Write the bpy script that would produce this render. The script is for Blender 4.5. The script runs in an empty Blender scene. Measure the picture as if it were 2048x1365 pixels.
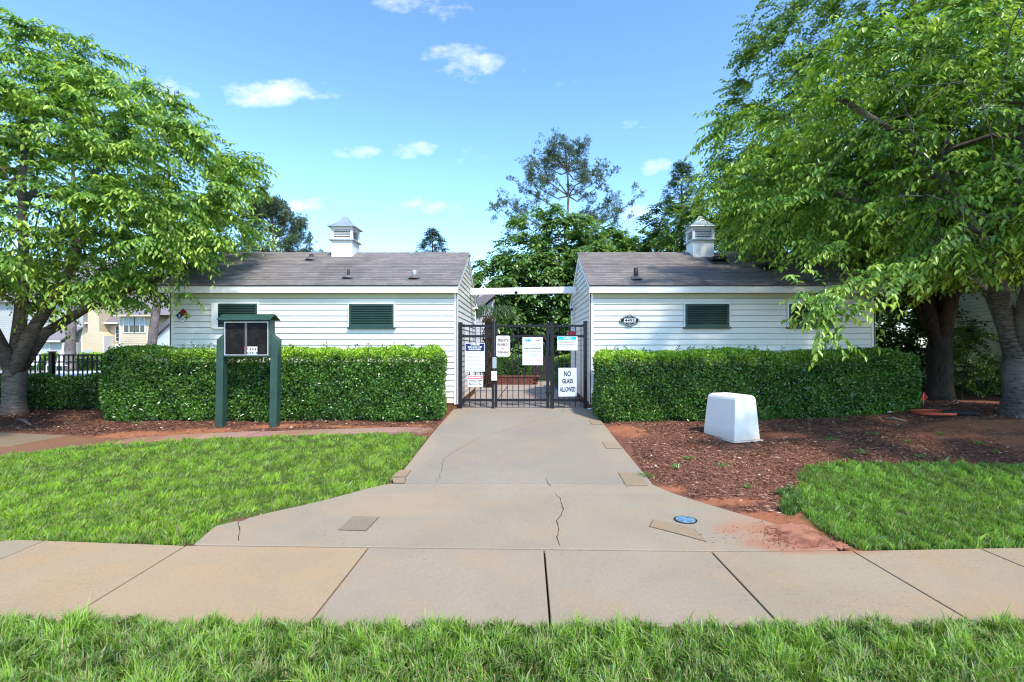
import bpy, math, random
import numpy as np
from mathutils import Vector
R = random.Random(7)
rng = np.random.default_rng(11)
sc = bpy.context.scene
COL = sc.collection

# ------------------------------------------------------------------ camera
FPX, VX, HY, CAMH = 1000.0, 1045.0, 695.0, 1.70
cam_d = bpy.data.cameras.new('camera'); cam = bpy.data.objects.new('camera', cam_d); COL.objects.link(cam)
cam.location = (0, 0, CAMH); cam.rotation_euler = (math.radians(90), 0, 0)
cam_d.sensor_width = 36; cam_d.lens = 36 * FPX / 2048
cam_d.shift_x = -(VX - 1024) / 2048; cam_d.shift_y = (HY - 682.5) / 2048
cam_d.clip_start = 0.05; cam_d.clip_end = 3000
sc.camera = cam

# ------------------------------------------------------------------ light
SUN_EL, SUN_AZ = math.radians(53), math.radians(150)     # azimuth from +Y turning right: the sun stands behind the camera's right shoulder
SKY_STRENGTH, SUN_STRENGTH, EXPOSURE = 0.15, 2.0, 1.45
sd = (math.cos(SUN_EL) * math.sin(SUN_AZ), math.cos(SUN_EL) * math.cos(SUN_AZ), math.sin(SUN_EL))
sl = bpy.data.lights.new('sun', 'SUN'); sun = bpy.data.objects.new('sun', sl); COL.objects.link(sun)
sl.energy = SUN_STRENGTH; sl.angle = math.radians(4); sl.color = (1.0, 0.94, 0.82)
sun.rotation_euler = Vector(sd).to_track_quat('Z', 'Y').to_euler(); sun.location = (0, 0, 30)
sc.view_settings.view_transform = 'Standard'; sc.view_settings.look = 'None'
sc.view_settings.exposure = EXPOSURE; sc.view_settings.gamma = 1; sc.view_settings.use_curve_mapping = False
sc.cycles.use_denoising = True
sc.cycles.filter_width = 1.15
sc.cycles.max_bounces = 7; sc.cycles.diffuse_bounces = 4; sc.cycles.transmission_bounces = 4

class NT:
    def __init__(s, tree): s.t = tree; s.t.nodes.clear()
    def n(s, typ, **kw):
        nd = s.t.nodes.new(typ); ins = kw.pop('ins', {})
        for k, v in kw.items(): setattr(nd, k, v)
        for k, v in ins.items(): s.set(nd.inputs[k], v)
        return nd
    def set(s, sock, v):
        if isinstance(v, bpy.types.NodeSocket): s.t.links.new(v, sock)
        else:
            if hasattr(sock.default_value, '__len__') and not hasattr(v, '__len__'): v = (v,) * len(sock.default_value)
            if hasattr(v, '__len__') and len(v) == 3 and len(sock.default_value) == 4: v = (*v, 1)
            sock.default_value = v
    def m(s, op, a, b=0.0, c=None, clamp=False):
        nd = s.t.nodes.new('ShaderNodeMath'); nd.operation = op; nd.use_clamp = clamp
        s.set(nd.inputs[0], a); s.set(nd.inputs[1], b)
        if c is not None: s.set(nd.inputs[2], c)
        return nd.outputs[0]
    def mix(s, f, a, b, typ='MIX'):
        nd = s.t.nodes.new('ShaderNodeMix'); nd.data_type = 'RGBA'; nd.blend_type = typ; nd.clamp_factor = True
        s.set(nd.inputs[0], f); s.set(nd.inputs[6], a); s.set(nd.inputs[7], b); return nd.outputs[2]
    def noise(s, vec, scale, detail=4, rough=0.55, dist=0.0, out='Fac'):
        nd = s.n('ShaderNodeTexNoise', ins={'Scale': scale, 'Detail': detail, 'Roughness': rough, 'Distortion': dist})
        if vec is not None: s.set(nd.inputs['Vector'], vec)
        return nd.outputs[out]
    def ramp(s, f, lo, hi, a=0.0, b=1.0):
        nd = s.n('ShaderNodeMapRange', ins={'Value': f, 'From Min': lo, 'From Max': hi, 'To Min': a, 'To Max': b}); nd.clamp = True
        return nd.outputs[0]
    def vscale(s, vec, sx, sy, sz):
        nd = s.n('ShaderNodeVectorMath', operation='MULTIPLY'); s.set(nd.inputs[0], vec); nd.inputs[1].default_value = (sx, sy, sz); return nd.outputs[0]

world = bpy.data.worlds.new('World'); sc.world = world; world.use_nodes = True
w = NT(world.node_tree)
sky = w.n('ShaderNodeTexSky', sky_type='NISHITA', sun_disc=False, sun_elevation=SUN_EL, sun_rotation=SUN_AZ, air_density=1.0, dust_density=0.6, ozone_density=2.2, altitude=200)
tc = w.n('ShaderNodeTexCoord').outputs['Generated']
sep = w.n('ShaderNodeSeparateXYZ', ins={0: tc})
yy = w.m('MAXIMUM', sep.outputs[1], 0.05)
uu = w.m('DIVIDE', sep.outputs[0], yy); vv = w.m('DIVIDE', sep.outputs[2], yy)
wv = w.n('ShaderNodeCombineXYZ', ins={0: uu, 1: vv, 2: 0.0}).outputs[0]
nz = w.noise(w.vscale(wv, 1, 1.8, 1), 9, 6, 0.6)
nz2 = w.noise(w.vscale(wv, 1, 1.6, 1), 30, 4, 0.6)
nn = w.m('ADD', w.m('MULTIPLY', nz, 0.75), w.m('MULTIPLY', nz2, 0.25))
tot = 0.0
CLOUDS = [(345,178,70,22,.6),(420,190,70,14,.5),(640,190,60,12,.4),(885,412,50,10,.5),(925,125,85,34,.65),(990,150,75,22,.5),(505,188,115,24,1.0),(610,170,50,16,.4),(850,18,90,26,.5),(780,10,40,14,.35),(940,14,50,12,.35),(1238,250,55,18,.65),
          (715,305,48,13,.6),(845,303,62,17,.6),(940,310,60,18,.3),(617,412,48,15,.85),(867,411,72,15,.9),(1315,335,40,16,.75),(1280,428,40,16,.75),(1125,158,30,14,.3)]
for (cx, cy, rx, ry, a) in CLOUDS:
    du = w.m('DIVIDE', w.m('SUBTRACT', uu, (cx - VX) / FPX), rx / FPX * 1.15)
    dv = w.m('DIVIDE', w.m('SUBTRACT', vv, (HY - cy) / FPX), ry / FPX * 1.35)
    d2 = w.m('ADD', w.m('MULTIPLY', du, du), w.m('MULTIPLY', dv, dv))
    g = w.m('MULTIPLY', w.m('SUBTRACT', 1.0, d2, clamp=True), a)
    tot = w.m('MAXIMUM', tot, g)
cm = w.ramp(w.m('ADD', w.m('MULTIPLY', tot, 0.85), w.m('SUBTRACT', w.m('MULTIPLY', nn, 3.8), 2.15)), 0.0, 1.15, 0.0, 0.85)
cm = w.m('MULTIPLY', cm, w.ramp(tot, 0.0, 0.25))
front = w.ramp(sep.outputs[1], 0.06, 0.15)
cm = w.m('MULTIPLY', cm, front)
gm = w.n('ShaderNodeGamma', ins={'Color': w.mix(1.0, sky.outputs[0], (0.27, 0.27, 0.27), 'MULTIPLY'), 'Gamma': 1.22}).outputs[0]
skyc = w.mix(1.0, gm, (3.05, 3.55, 3.8), 'MULTIPLY')
withcl = w.mix(cm, skyc, (3.7, 3.75, 3.9))
bg = w.n('ShaderNodeBackground', ins={'Color': withcl, 'Strength': SKY_STRENGTH})
out = w.n('ShaderNodeOutputWorld', ins={'Surface': bg.outputs[0]})

# ------------------------------------------------------------------ places
def W(px, py, Y): return ((px - VX) * Y / FPX, Y, CAMH + (HY - py) * Y / FPX)
def tz0(Y):
    Y = np.asarray(Y, float)
    return np.clip(0.0707 * (Y - 5.9), 0, 0.36)
def tz(X, Y):
    X = np.asarray(X, float); Y = np.asarray(Y, float)
    z = tz0(Y)
    mound = 0.25 * np.exp(-(((X - 8.9) / 3.2) ** 2 + ((Y - 9.2) / 2.2) ** 2))
    left = -0.05 * np.clip((-X - 8) / 6, 0, 1)
    return z + mound + left
def G(px, py):
    r = (py - HY) / FPX; Y = 3.0
    for _ in range(60):
        X = (px - VX) * Y / FPX
        Y = 0.5 * Y + 0.5 * (CAMH - float(tz(X, Y))) / r
    return ((px - VX) * Y / FPX, Y)
def inpoly(x, y, poly):
    x = np.asarray(x); y = np.asarray(y); c = np.zeros(x.shape, bool); n = len(poly)
    for i in range(n):
        x0, y0 = poly[i]; x1, y1 = poly[i - 1]
        m = ((y0 > y) != (y1 > y))
        xx = (x1 - x0) * (y - y0) / ((y1 - y0) if y1 != y0 else 1e-9) + x0
        c ^= m & (x < xx)
    return c
def pline(pts): return [G(*p) for p in pts]
SW_FAR = [(-14, 5.0), (-9, 4.72), (-4.65, 4.45), (-2.89, 4.30), (-1.31, 4.25), (0.18, 4.21), (1.571, 4.17), (2.755, 4.19), (4.27, 4.26), (7, 4.40), (12, 4.7)]
SW_NEAR = [(-14, 3.65), (-9, 3.4), (-3.4, 3.14), (-1.31, 3.063), (0.17, 3.055), (1.58, 3.052), (3.10, 3.09), (6, 3.2), (12, 3.5)]
def far_y(x): return float(np.interp(x, [p[0] for p in SW_FAR], [p[1] for p in SW_FAR]))
def near_y(x): return float(np.interp(x, [p[0] for p in SW_NEAR], [p[1] for p in SW_NEAR]))
LAWN_L = pline([(-700,1066),(0,1080),(200,1083),(373,1086),(387,1083),(431,1052),(481,1040),(540,1025),(600,1012),(640,1004),(673,995),(746,975),(774,966),(796,945),(820,920),(843,888),(852,872),
                (800,867),(700,869),(600,872),(440,877),(330,881),(250,885),(160,893),(100,900),(0,912),(-200,940),(-700,1000)])
LAWN_R = pline([(1600,944),(1612,934),(1650,928),(1700,926),(2048,929),(2400,937),(2700,1000),(2700,1083),(2400,1090),(2048,1091),(1900,1095),(1750,1097),(1712,1093),(1672,1072),(1640,1050),(1615,1038),(1600,1015),(1592,985)])
PATCH_R = pline([(1556,985),(1575,972),(1592,985),(1600,1012),(1588,1030),(1562,1022),(1572,1005)])
NEAR_STRIP = [(-14, 1.2)] + [(x, y - 0.0) for x, y in SW_NEAR] + [(12, 1.2)]

# ------------------------------------------------------------------ mesh helpers
def raw_mesh(name, verts, quads=None, tris=None, mats=(), cols=None, smooth=False):
    verts = np.ascontiguousarray(verts, dtype=np.float32).reshape(-1, 3)
    me = bpy.data.meshes.new(name)
    parts = []; starts = []; n = 0
    if quads is not None and len(quads):
        q = np.asarray(quads, dtype=np.int32); parts.append(q.ravel()); starts.append(np.arange(len(q)) * 4); n = len(q) * 4
    if tris is not None and len(tris):
        t = np.asarray(tris, dtype=np.int32); parts.append(t.ravel()); starts.append(n + np.arange(len(t)) * 3)
    loops = np.concatenate(parts).astype(np.int32); st = np.concatenate(starts).astype(np.int32)
    me.vertices.add(len(verts)); me.vertices.foreach_set('co', verts.ravel())
    me.loops.add(len(loops)); me.loops.foreach_set('vertex_index', loops)
    me.polygons.add(len(st)); me.polygons.foreach_set('loop_start', st)
    if smooth: me.polygons.foreach_set('use_smooth', np.ones(len(st), bool))
    me.update(calc_edges=True)
    if cols is not None:
        a = me.color_attributes.new('Col', 'FLOAT_COLOR', 'POINT')
        c = np.ones((len(verts), 4), np.float32); c[:, :3] = cols; a.data.foreach_set('color', c.ravel())
    for m_ in mats: me.materials.append(m_)
    return me
def wloc(o):
    v = Vector((0, 0, 0))
    while o is not None: v += o.location; o = o.parent
    return v
def link(name, me, parent=None, loc=(0, 0, 0), rot=None):
    o = bpy.data.objects.new(name, me); COL.objects.link(o); o.location = loc
    if rot: o.rotation_euler = rot
    if parent: o.parent = parent
    return o
class MB:
    """collects shapes into one mesh"""
    def __init__(s): s.v = []; s.f = []
    def add(s, vs, fs):
        b = len(s.v); s.v += [tuple(v) for v in vs]; s.f += [tuple(i + b for i in f) for f in fs]; return s
    def box(s, x0, x1, y0, y1, z0, z1):
        return s.add([(x0,y0,z0),(x1,y0,z0),(x1,y1,z0),(x0,y1,z0),(x0,y0,z1),(x1,y0,z1),(x1,y1,z1),(x0,y1,z1)],
                     [(0,3,2,1),(4,5,6,7),(0,1,5,4),(1,2,6,5),(2,3,7,6),(3,0,4,7)])
    def prism(s, poly, axis, a0, a1):
        """poly: 2d points in the plane normal to axis, counter clockwise or not"""
        n = len(poly)
        def mk(p, a):
            return (a, p[0], p[1]) if axis == 'x' else ((p[0], a, p[1]) if axis == 'y' else (p[0], p[1], a))
        vs = [mk(p, a0) for p in poly] + [mk(p, a1) for p in poly]
        return s.add(vs, [tuple(range(n))[::-1], tuple(range(n, 2 * n))] + [(i, (i + 1) % n, n + (i + 1) % n, n + i) for i in range(n)])
    def tube(s, pts, rad, n=8, cap=True):
        pts = [Vector(p) for p in pts]; rs = rad if hasattr(rad, '__len__') else [rad] * len(pts)
        b = len(s.v); up = Vector((0.13, 0.21, 1)).normalized()
        for i, p in enumerate(pts):
            t = (pts[min(i + 1, len(pts) - 1)] - pts[max(i - 1, 0)]).normalized()
            a = t.cross(up)
            if a.length < 0.05: a = t.cross(Vector((1, 0, 0)))
            a.normalize(); c = t.cross(a)
            for k in range(n):
                th = 2 * math.pi * k / n; s.v.append(tuple(p + a * (rs[i] * math.cos(th)) + c * (rs[i] * math.sin(th))))
        for i in range(len(pts) - 1):
            for k in range(n):
                s.f.append((b + i*n + k, b + i*n + (k+1) % n, b + (i+1)*n + (k+1) % n, b + (i+1)*n + k))
        if cap:
            s.f.append(tuple(b + k for k in range(n))[::-1]); s.f.append(tuple(b + (len(pts)-1)*n + k for k in range(n)))
        return s
    def mesh(s, name, mat, off=(0, 0, 0), smooth=False):
        me = bpy.data.meshes.new(name)
        me.from_pydata([(v[0]-off[0], v[1]-off[1], v[2]-off[2]) for v in s.v], [], s.f)
        import bmesh
        bm = bmesh.new(); bm.from_mesh(me); bmesh.ops.recalc_face_normals(bm, faces=bm.faces); bm.to_mesh(me); bm.free()
        if smooth:
            for p in me.polygons: p.use_smooth = len(p.vertices) == 4
        if mat: me.materials.append(mat)
        return me
def part(name, mb, mat, parent, smooth=False, bevel=0.0):
    """mesh given in world coordinates, hung under its parent"""
    o = link(name, mb.mesh(name, mat, wloc(parent) if parent else (0,0,0), smooth), parent)
    if bevel:
        b = o.modifiers.new('bevel', 'BEVEL'); b.width = bevel; b.segments = 2; b.limit_method = 'ANGLE'; b.angle_limit = math.radians(40)
    return o
def tag(o, label=None, cat=None, group=None, kind=None):
    if label: o['label'] = label
    if cat: o['category'] = cat
    if group: o['group'] = group
    if kind: o['kind'] = kind
    return o
def thing(name, label, cat, loc=(0, 0, 0), rotz=0.0, group=None):
    o = bpy.data.objects.new(name, None); COL.objects.link(o); o.location = loc; o.rotation_euler = (0, 0, rotz); o.empty_display_size = 0.1
    return tag(o, label, cat, group)
def setting(name):
    o = bpy.data.objects.new(name, None); COL.objects.link(o); o['kind'] = 'structure'; return o
def text_mesh(body, size_w, size_h, mat, extrude=0.002):
    """flat lettering in the xz plane, centred, stretched to the wanted size"""
    cu = bpy.data.curves.new('lettering', 'FONT'); cu.body = body; cu.align_x = 'CENTER'; cu.resolution_u = 3; cu.offset = 0.028
    o = bpy.data.objects.new('lettering', cu); COL.objects.link(o)
    dg = bpy.context.evaluated_depsgraph_get(); me = bpy.data.meshes.new_from_object(o.evaluated_get(dg))
    bpy.data.objects.remove(o); bpy.data.curves.remove(cu)
    co = np.zeros(len(me.vertices) * 3, np.float32); me.vertices.foreach_get('co', co); co = co.reshape(-1, 3)
    lo, hi = co.min(0), co.max(0); sx = size_w / max(hi[0]-lo[0], 1e-6); sz = size_h / max(hi[1]-lo[1], 1e-6)
    o2 = np.zeros_like(co); o2[:, 0] = (co[:, 0] - (lo[0]+hi[0])/2) * sx; o2[:, 2] = (co[:, 1] - (lo[1]+hi[1])/2) * sz; o2[:, 1] = 0
    me.vertices.foreach_set('co', o2.ravel()); me.materials.clear(); me.materials.append(mat); me.update(); me.name = 'lettering'
    return me

# ------------------------------------------------------------------ materials
def mat(name): m_ = bpy.data.materials.new(name); m_.use_nodes = True; return m_, NT(m_.node_tree)
def finish(n, color, rough=0.6, spec=0.5, bump=None, bstr=0.3, bdist=0.01, metal=0.0, **kw):
    p = n.n('ShaderNodeBsdfPrincipled', ins={'Base Color': color, 'Roughness': rough, 'Specular IOR Level': spec, 'Metallic': metal})
    for k, v in kw.items(): n.set(p.inputs[k], v)
    if bump is not None:
        b = n.n('ShaderNodeBump', ins={'Strength': bstr, 'Distance': bdist, 'Height': bump}); n.t.links.new(b.outputs[0], p.inputs['Normal'])
    n.n('ShaderNodeOutputMaterial', ins={'Surface': p.outputs[0]}); return p
def pos(n): return n.n('ShaderNodeNewGeometry').outputs['Position']
def simple(name, c, rough=0.5, spec=0.5, var=0.12, scale=6.0, bstr=0.15, metal=0.0, bdist=0.004, fine=60):
    m_, n = mat(name); P = pos(n)
    f = n.noise(P, scale, 5, 0.6); c2 = tuple(x * (1 - var) for x in c); c1 = tuple(min(1, x * (1 + var)) for x in c)
    finish(n, n.mix(n.ramp(f, 0.3, 0.7), c2, c1), rough, spec, n.noise(P, fine, 4, 0.6), bstr, bdist, metal); return m_

def siding_mat(name, c, grime, stain_z=None):
    m_, n = mat(name); P = pos(n); s = n.n('ShaderNodeSeparateXYZ', ins={0: P})
    f = n.noise(n.vscale(P, 1.2, 1.2, 5), 1.6, 5, 0.6)
    col = n.mix(n.ramp(f, 0.35, 0.75, 0.0, 0.35), c, grime)
    oi = n.n('ShaderNodeObjectInfo'); col = n.mix(n.ramp(oi.outputs['Random'], 0, 1, 0, 0.10), col, tuple(x*0.8 for x in c))
    st = n.noise(n.vscale(P, 9, 9, 0.6), 2.0, 5, 0.65)
    col = n.mix(n.ramp(st, 0.58, 0.8, 0.0, 0.25), col, tuple(x*0.62 for x in grime))
    if stain_z is not None:
        zz = n.m('ADD', s.outputs[2], n.m('MULTIPLY', n.noise(P, 3.0, 4), 0.35))
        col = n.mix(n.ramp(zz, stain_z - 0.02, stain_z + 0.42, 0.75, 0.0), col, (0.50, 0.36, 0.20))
        col = n.mix(n.ramp(zz, 2.55, 3.02, 0.0, 0.42), col, (0.44, 0.45, 0.24))  # olive toward the eaves: algae and eave shade put into the siding colour
    finish(n, col, 0.45, 0.4, n.noise(n.vscale(P, 4, 4, 40), 8, 3), 0.08, 0.003); return m_
M = {}
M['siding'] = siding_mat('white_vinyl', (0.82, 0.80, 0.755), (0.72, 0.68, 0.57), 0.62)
M['frieze'] = siding_mat('moss_shade_vinyl', (0.46, 0.46, 0.30), (0.33, 0.36, 0.16))  # olive board tone: algae plus the eave's shadow painted into the colour
M['trim'] = siding_mat('white_trim', (0.82, 0.805, 0.78), (0.70, 0.67, 0.60))
M['lap_shade'] = simple('lap_shade_backing', (0.15, 0.14, 0.11), 0.9, 0.1)  # dark backing added behind the boards to paint shadow lines between the laps
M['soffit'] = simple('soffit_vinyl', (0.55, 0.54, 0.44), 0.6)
M['tan_siding'] = siding_mat('tan_vinyl', (0.68, 0.54, 0.35), (0.50, 0.40, 0.28))
M['beige_siding'] = siding_mat('beige_vinyl', (0.80, 0.66, 0.38), (0.62, 0.52, 0.32))
M['grey_siding'] = siding_mat('grey_vinyl', (0.46, 0.45, 0.42), (0.38, 0.37, 0.34))
M['lilac_siding'] = siding_mat('lilac_grey_vinyl', (0.50, 0.48, 0.48), (0.42, 0.40, 0.40))
M['white_far'] = siding_mat('white_far_vinyl', (0.74, 0.73, 0.70), (0.62, 0.60, 0.56))
M['green_paint'] = simple('dark_green_paint', (0.026, 0.064, 0.050), 0.35, 0.5, 0.25, 4)
M['green_dark'] = simple('green_louver_paint', (0.012, 0.046, 0.034), 0.4, 0.5, 0.2, 4)
M['iron'] = simple('black_iron', (0.010, 0.010, 0.015), 0.45, 0.3, 0.2, 20)
M['white_plastic'] = simple('white_plastic', (0.78, 0.78, 0.82), 0.45, 0.4, 0.03, 3)
M['sign_white'] = simple('sign_white', (0.74, 0.75, 0.79), 0.35, 0.4, 0.04, 5, 0.03)
M['sign_cream'] = simple('sign_cream', (0.78, 0.72, 0.70), 0.35, 0.4, 0.04, 5, 0.03)
M['sign_grey'] = simple('sign_grey', (0.62, 0.66, 0.74), 0.35, 0.4, 0.04, 5, 0.03)
M['ink'] = simple('black_ink', (0.015, 0.015, 0.02), 0.6, 0.2, 0.1)
M['ink_grey'] = simple('grey_ink', (0.20, 0.19, 0.24), 0.6, 0.2, 0.1)
M['ink_brown'] = simple('brown_ink', (0.13, 0.035, 0.03), 0.6, 0.2, 0.1)
M['navy'] = simple('navy_print', (0.008, 0.018, 0.11), 0.5, 0.3, 0.1)
M['red_print'] = simple('red_print', (0.72, 0.11, 0.13), 0.5, 0.3, 0.1)
M['dark_red'] = simple('dark_red_print', (0.30, 0.005, 0.012), 0.5, 0.3, 0.1)
M['blue_print'] = simple('blue_print', (0.008, 0.045, 0.12), 0.5, 0.3, 0.1)
M['yellow_print'] = simple('yellow_print', (0.48, 0.52, 0.08), 0.5, 0.3, 0.1)
M['teal'] = simple('teal_print', (0.02, 0.45, 0.55), 0.5, 0.3, 0.1)
M['logo_blue'] = simple('logo_blue', (0.01, 0.22, 0.42), 0.5, 0.3, 0.1)
M['logo_light'] = simple('logo_light_blue', (0.30, 0.62, 0.80), 0.5, 0.3, 0.1)
M['pink'] = simple('pink_print', (0.75, 0.04, 0.16), 0.5, 0.3, 0.1)
M['red_enamel'] = simple('red_enamel', (0.55, 0.03, 0.05), 0.35, 0.5, 0.1)
M['orange_hose'] = simple('orange_hose', (0.62, 0.11, 0.05), 0.5, 0.4, 0.1)
M['black_rubber'] = simple('black_rubber', (0.02, 0.02, 0.02), 0.6, 0.3, 0.1)
M['galv'] = simple('weathered_copper_sheet', (0.42, 0.47, 0.48), 0.35, 0.6, 0.15, 5, 0.1, 0.5)
M['flash'] = simple('grey_flashing', (0.13, 0.115, 0.105), 0.5, 0.5, 0.2)
M['vent_dark'] = simple('dark_vent', (0.03, 0.028, 0.028), 0.6, 0.4, 0.2)
M['vent_grey'] = simple('grey_vent_pipe', (0.33, 0.37, 0.38), 0.6, 0.4, 0.2)
M['alu'] = simple('aluminium', (0.60, 0.61, 0.62), 0.35, 0.6, 0.05, 5, 0.02, 0.4)
M['brick'] = simple('red_brick', (0.17, 0.065, 0.05), 0.85, 0.2, 0.25, 9, 0.4)
M['footing'] = simple('brick_footing', (0.16, 0.075, 0.035), 0.9, 0.2, 0.35, 12, 0.6, 0, 0.01)
M['window_glass'] = simple('window_glass', (0.03, 0.035, 0.04), 0.06, 0.8, 0.3, 1.0, 0.0)
M['blind'] = simple('window_blind', (0.45, 0.50, 0.47), 0.5, 0.4, 0.1, 20)
M['wood_dark'] = simple('dark_wood', (0.045, 0.038, 0.035), 0.8, 0.2, 0.3, 10)
M['soil'] = simple('dark_joint_soil', (0.035, 0.022, 0.014), 0.95, 0.1, 0.4, 30)
M['blue_lid'] = simple('blue_painted_iron', (0.12, 0.22, 0.30), 0.6, 0.4, 0.75, 55, 0.5, 0, 0.004)
def m_water():
    m_, n = mat('pool_water'); P = pos(n)
    c = n.mix(n.ramp(n.noise(P, 2.5, 3, 0.5, 1.0), 0.4, 0.62), (0.02, 0.16, 0.42), (0.16, 0.42, 0.62))
    finish(n, c, 0.06, 0.6, n.noise(P, 5, 3), 0.25, 0.03); return m_
M['water'] = m_water()
def m_panel():
    m_, n = mat('scratched_acrylic'); P = pos(n)
    c = n.mix(n.ramp(n.noise(P, 5, 6, 0.65, 1.2), 0.48, 0.8), (0.014, 0.012, 0.012), (0.040, 0.037, 0.035))
    finish(n, c, n.ramp(n.noise(P, 14, 4), 0.3, 0.7, 0.35, 0.6), 0.08); return m_
M['panel'] = m_panel()
def m_shingle(name, c1, c2, c3):
    m_, n = mat(name); P = pos(n); oi = n.n('ShaderNodeObjectInfo')
    at = n.n('ShaderNodeAttribute', attribute_name='Col'); sp = n.n('ShaderNodeSeparateColor', ins={0: at.outputs['Color']})
    r = n.m('FRACT', n.m('ADD', oi.outputs['Random'], sp.outputs[0]))
    col = n.mix(n.ramp(r, 0, 1), c1, c2)
    gr = n.noise(P, 220, 2, 0.7); col = n.mix(n.ramp(gr, 0.35, 0.7), n.mix(0.5, col, (0.02, 0.018, 0.018)), col)
    st = n.noise(n.vscale(P, 1.0, 0.35, 0.35), 1.3, 6, 0.6, 0.4); col = n.mix(n.ramp(st, 0.5, 0.72, 0.0, 0.7), col, c3)
    finish(n, col, 0.9, 0.15, gr, 0.5, 0.004); return m_
M['shingle'] = m_shingle('weathered_shingle', (0.235, 0.205, 0.190), (0.315, 0.278, 0.258), (0.11, 0.095, 0.088))
M['shingle_far'] = m_shingle('lilac_shingle', (0.24, 0.20, 0.21), (0.30, 0.26, 0.27), (0.20, 0.165, 0.17))
STAINS = [(1570,1060,.62,.30,.9,(.36,.16,.09)), (1630,1090,.60,.18,.95,(.34,.14,.08)), (1500,1035,.45,.22,.45,(.38,.24,.15)), (790,1010,.75,.42,.5,(.40,.27,.16)), (830,900,.30,1.1,.55,(.38,.26,.17)),
          (880,835,.35,.8,.5,(.36,.25,.15)), (1215,880,.28,1.2,.45,(.36,.27,.17)), (1180,830,.3,.6,.5,(.36,.26,.15)), (450,1075,.6,.25,.45,(.38,.27,.17)), (330,1180,.5,.3,.4,(.40,.26,.15))]
def m_concrete():
    m_, n = mat('concrete'); P = pos(n); oi = n.n('ShaderNodeObjectInfo'); base = oi.outputs['Color']
    big = n.noise(P, 0.9, 6, 0.62, 0.3); mid = n.noise(P, 5, 6, 0.65); fine = n.noise(P, 90, 3, 0.7); grit = n.n('ShaderNodeTexVoronoi', ins={'Vector': P, 'Scale': 130.0})
    col = n.mix(n.ramp(big, 0.38, 0.62, 0.0, 0.8), base, n.mix(1.0, base, (0.80, 0.78, 0.79), 'MULTIPLY'))
    col = n.mix(n.ramp(n.noise(P, 1.7, 5, 0.6), 0.50, 0.66, 0.0, 0.75), col, n.mix(1.0, base, (1.13, 0.93, 0.72), 'MULTIPLY'))
    col = n.mix(n.ramp(mid, 0.52, 0.8, 0.0, 0.35), col, n.mix(1.0, base, (0.66, 0.64, 0.66), 'MULTIPLY'))
    pit = n.m('MULTIPLY', n.ramp(n.noise(P, 26, 4, 0.6), 0.58, 0.66), n.ramp(n.noise(P, 1.4, 3), 0.45, 0.62))
    col = n.mix(n.m('MULTIPLY', pit, 0.75), col, n.mix(1.0, base, (0.42, 0.42, 0.47), 'MULTIPLY'))
    col = n.mix(n.ramp(fine, 0.35, 0.75, 0.0, 0.65), col, n.mix(1.0, base, (0.74, 0.72, 0.70), 'MULTIPLY'))
    agg = n.noise(P, 38, 5, 0.8); col = n.mix(n.ramp(agg, 0.40, 0.66, 0.55, 0.0), col, n.mix(1.0, base, (0.78, 0.76, 0.76), 'MULTIPLY')); col = n.mix(n.ramp(agg, 0.52, 0.74, 0.0, 0.5), col, n.mix(1.0, base, (1.22, 1.20, 1.16), 'MULTIPLY'))
    sp = n.ramp(grit.outputs['Distance'], 0.0, 0.22, 0.55, 0.0); pick = n.ramp(n.noise(P, 60, 1), 0.5, 0.56)
    col = n.mix(n.m('MULTIPLY', sp, pick), col, n.mix(1.0, base, (1.35, 1.32, 1.28), 'MULTIPLY'))
    sx = n.n('ShaderNodeSeparateXYZ', ins={0: P}); wob = n.m('MULTIPLY', n.m('SUBTRACT', n.noise(P, 4.5, 6, 0.7), 0.5), 2.6)
    for (px_s, py_s, rx_s, ry_s, am, cs) in STAINS:
        gx_, gy_ = G(px_s, py_s)
        e1 = n.m('DIVIDE', n.m('SUBTRACT', sx.outputs[0], gx_), rx_s); e2 = n.m('DIVIDE', n.m('SUBTRACT', sx.outputs[1], gy_), ry_s)
        d2 = n.m('ADD', n.m('ADD', n.m('MULTIPLY', e1, e1), n.m('MULTIPLY', e2, e2)), wob)
        col = n.mix(n.ramp(d2, 0.2, 1.5, am, 0.0), col, cs)
    hgt = n.m('ADD', n.m('MULTIPLY', fine, 0.6), n.m('SUBTRACT', n.m('MULTIPLY', mid, 0.5), n.m('MULTIPLY', pit, 0.6)))
    finish(n, col, 0.85, 0.25, hgt, 0.35, 0.006); return m_
M['concrete'] = m_concrete()
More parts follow.
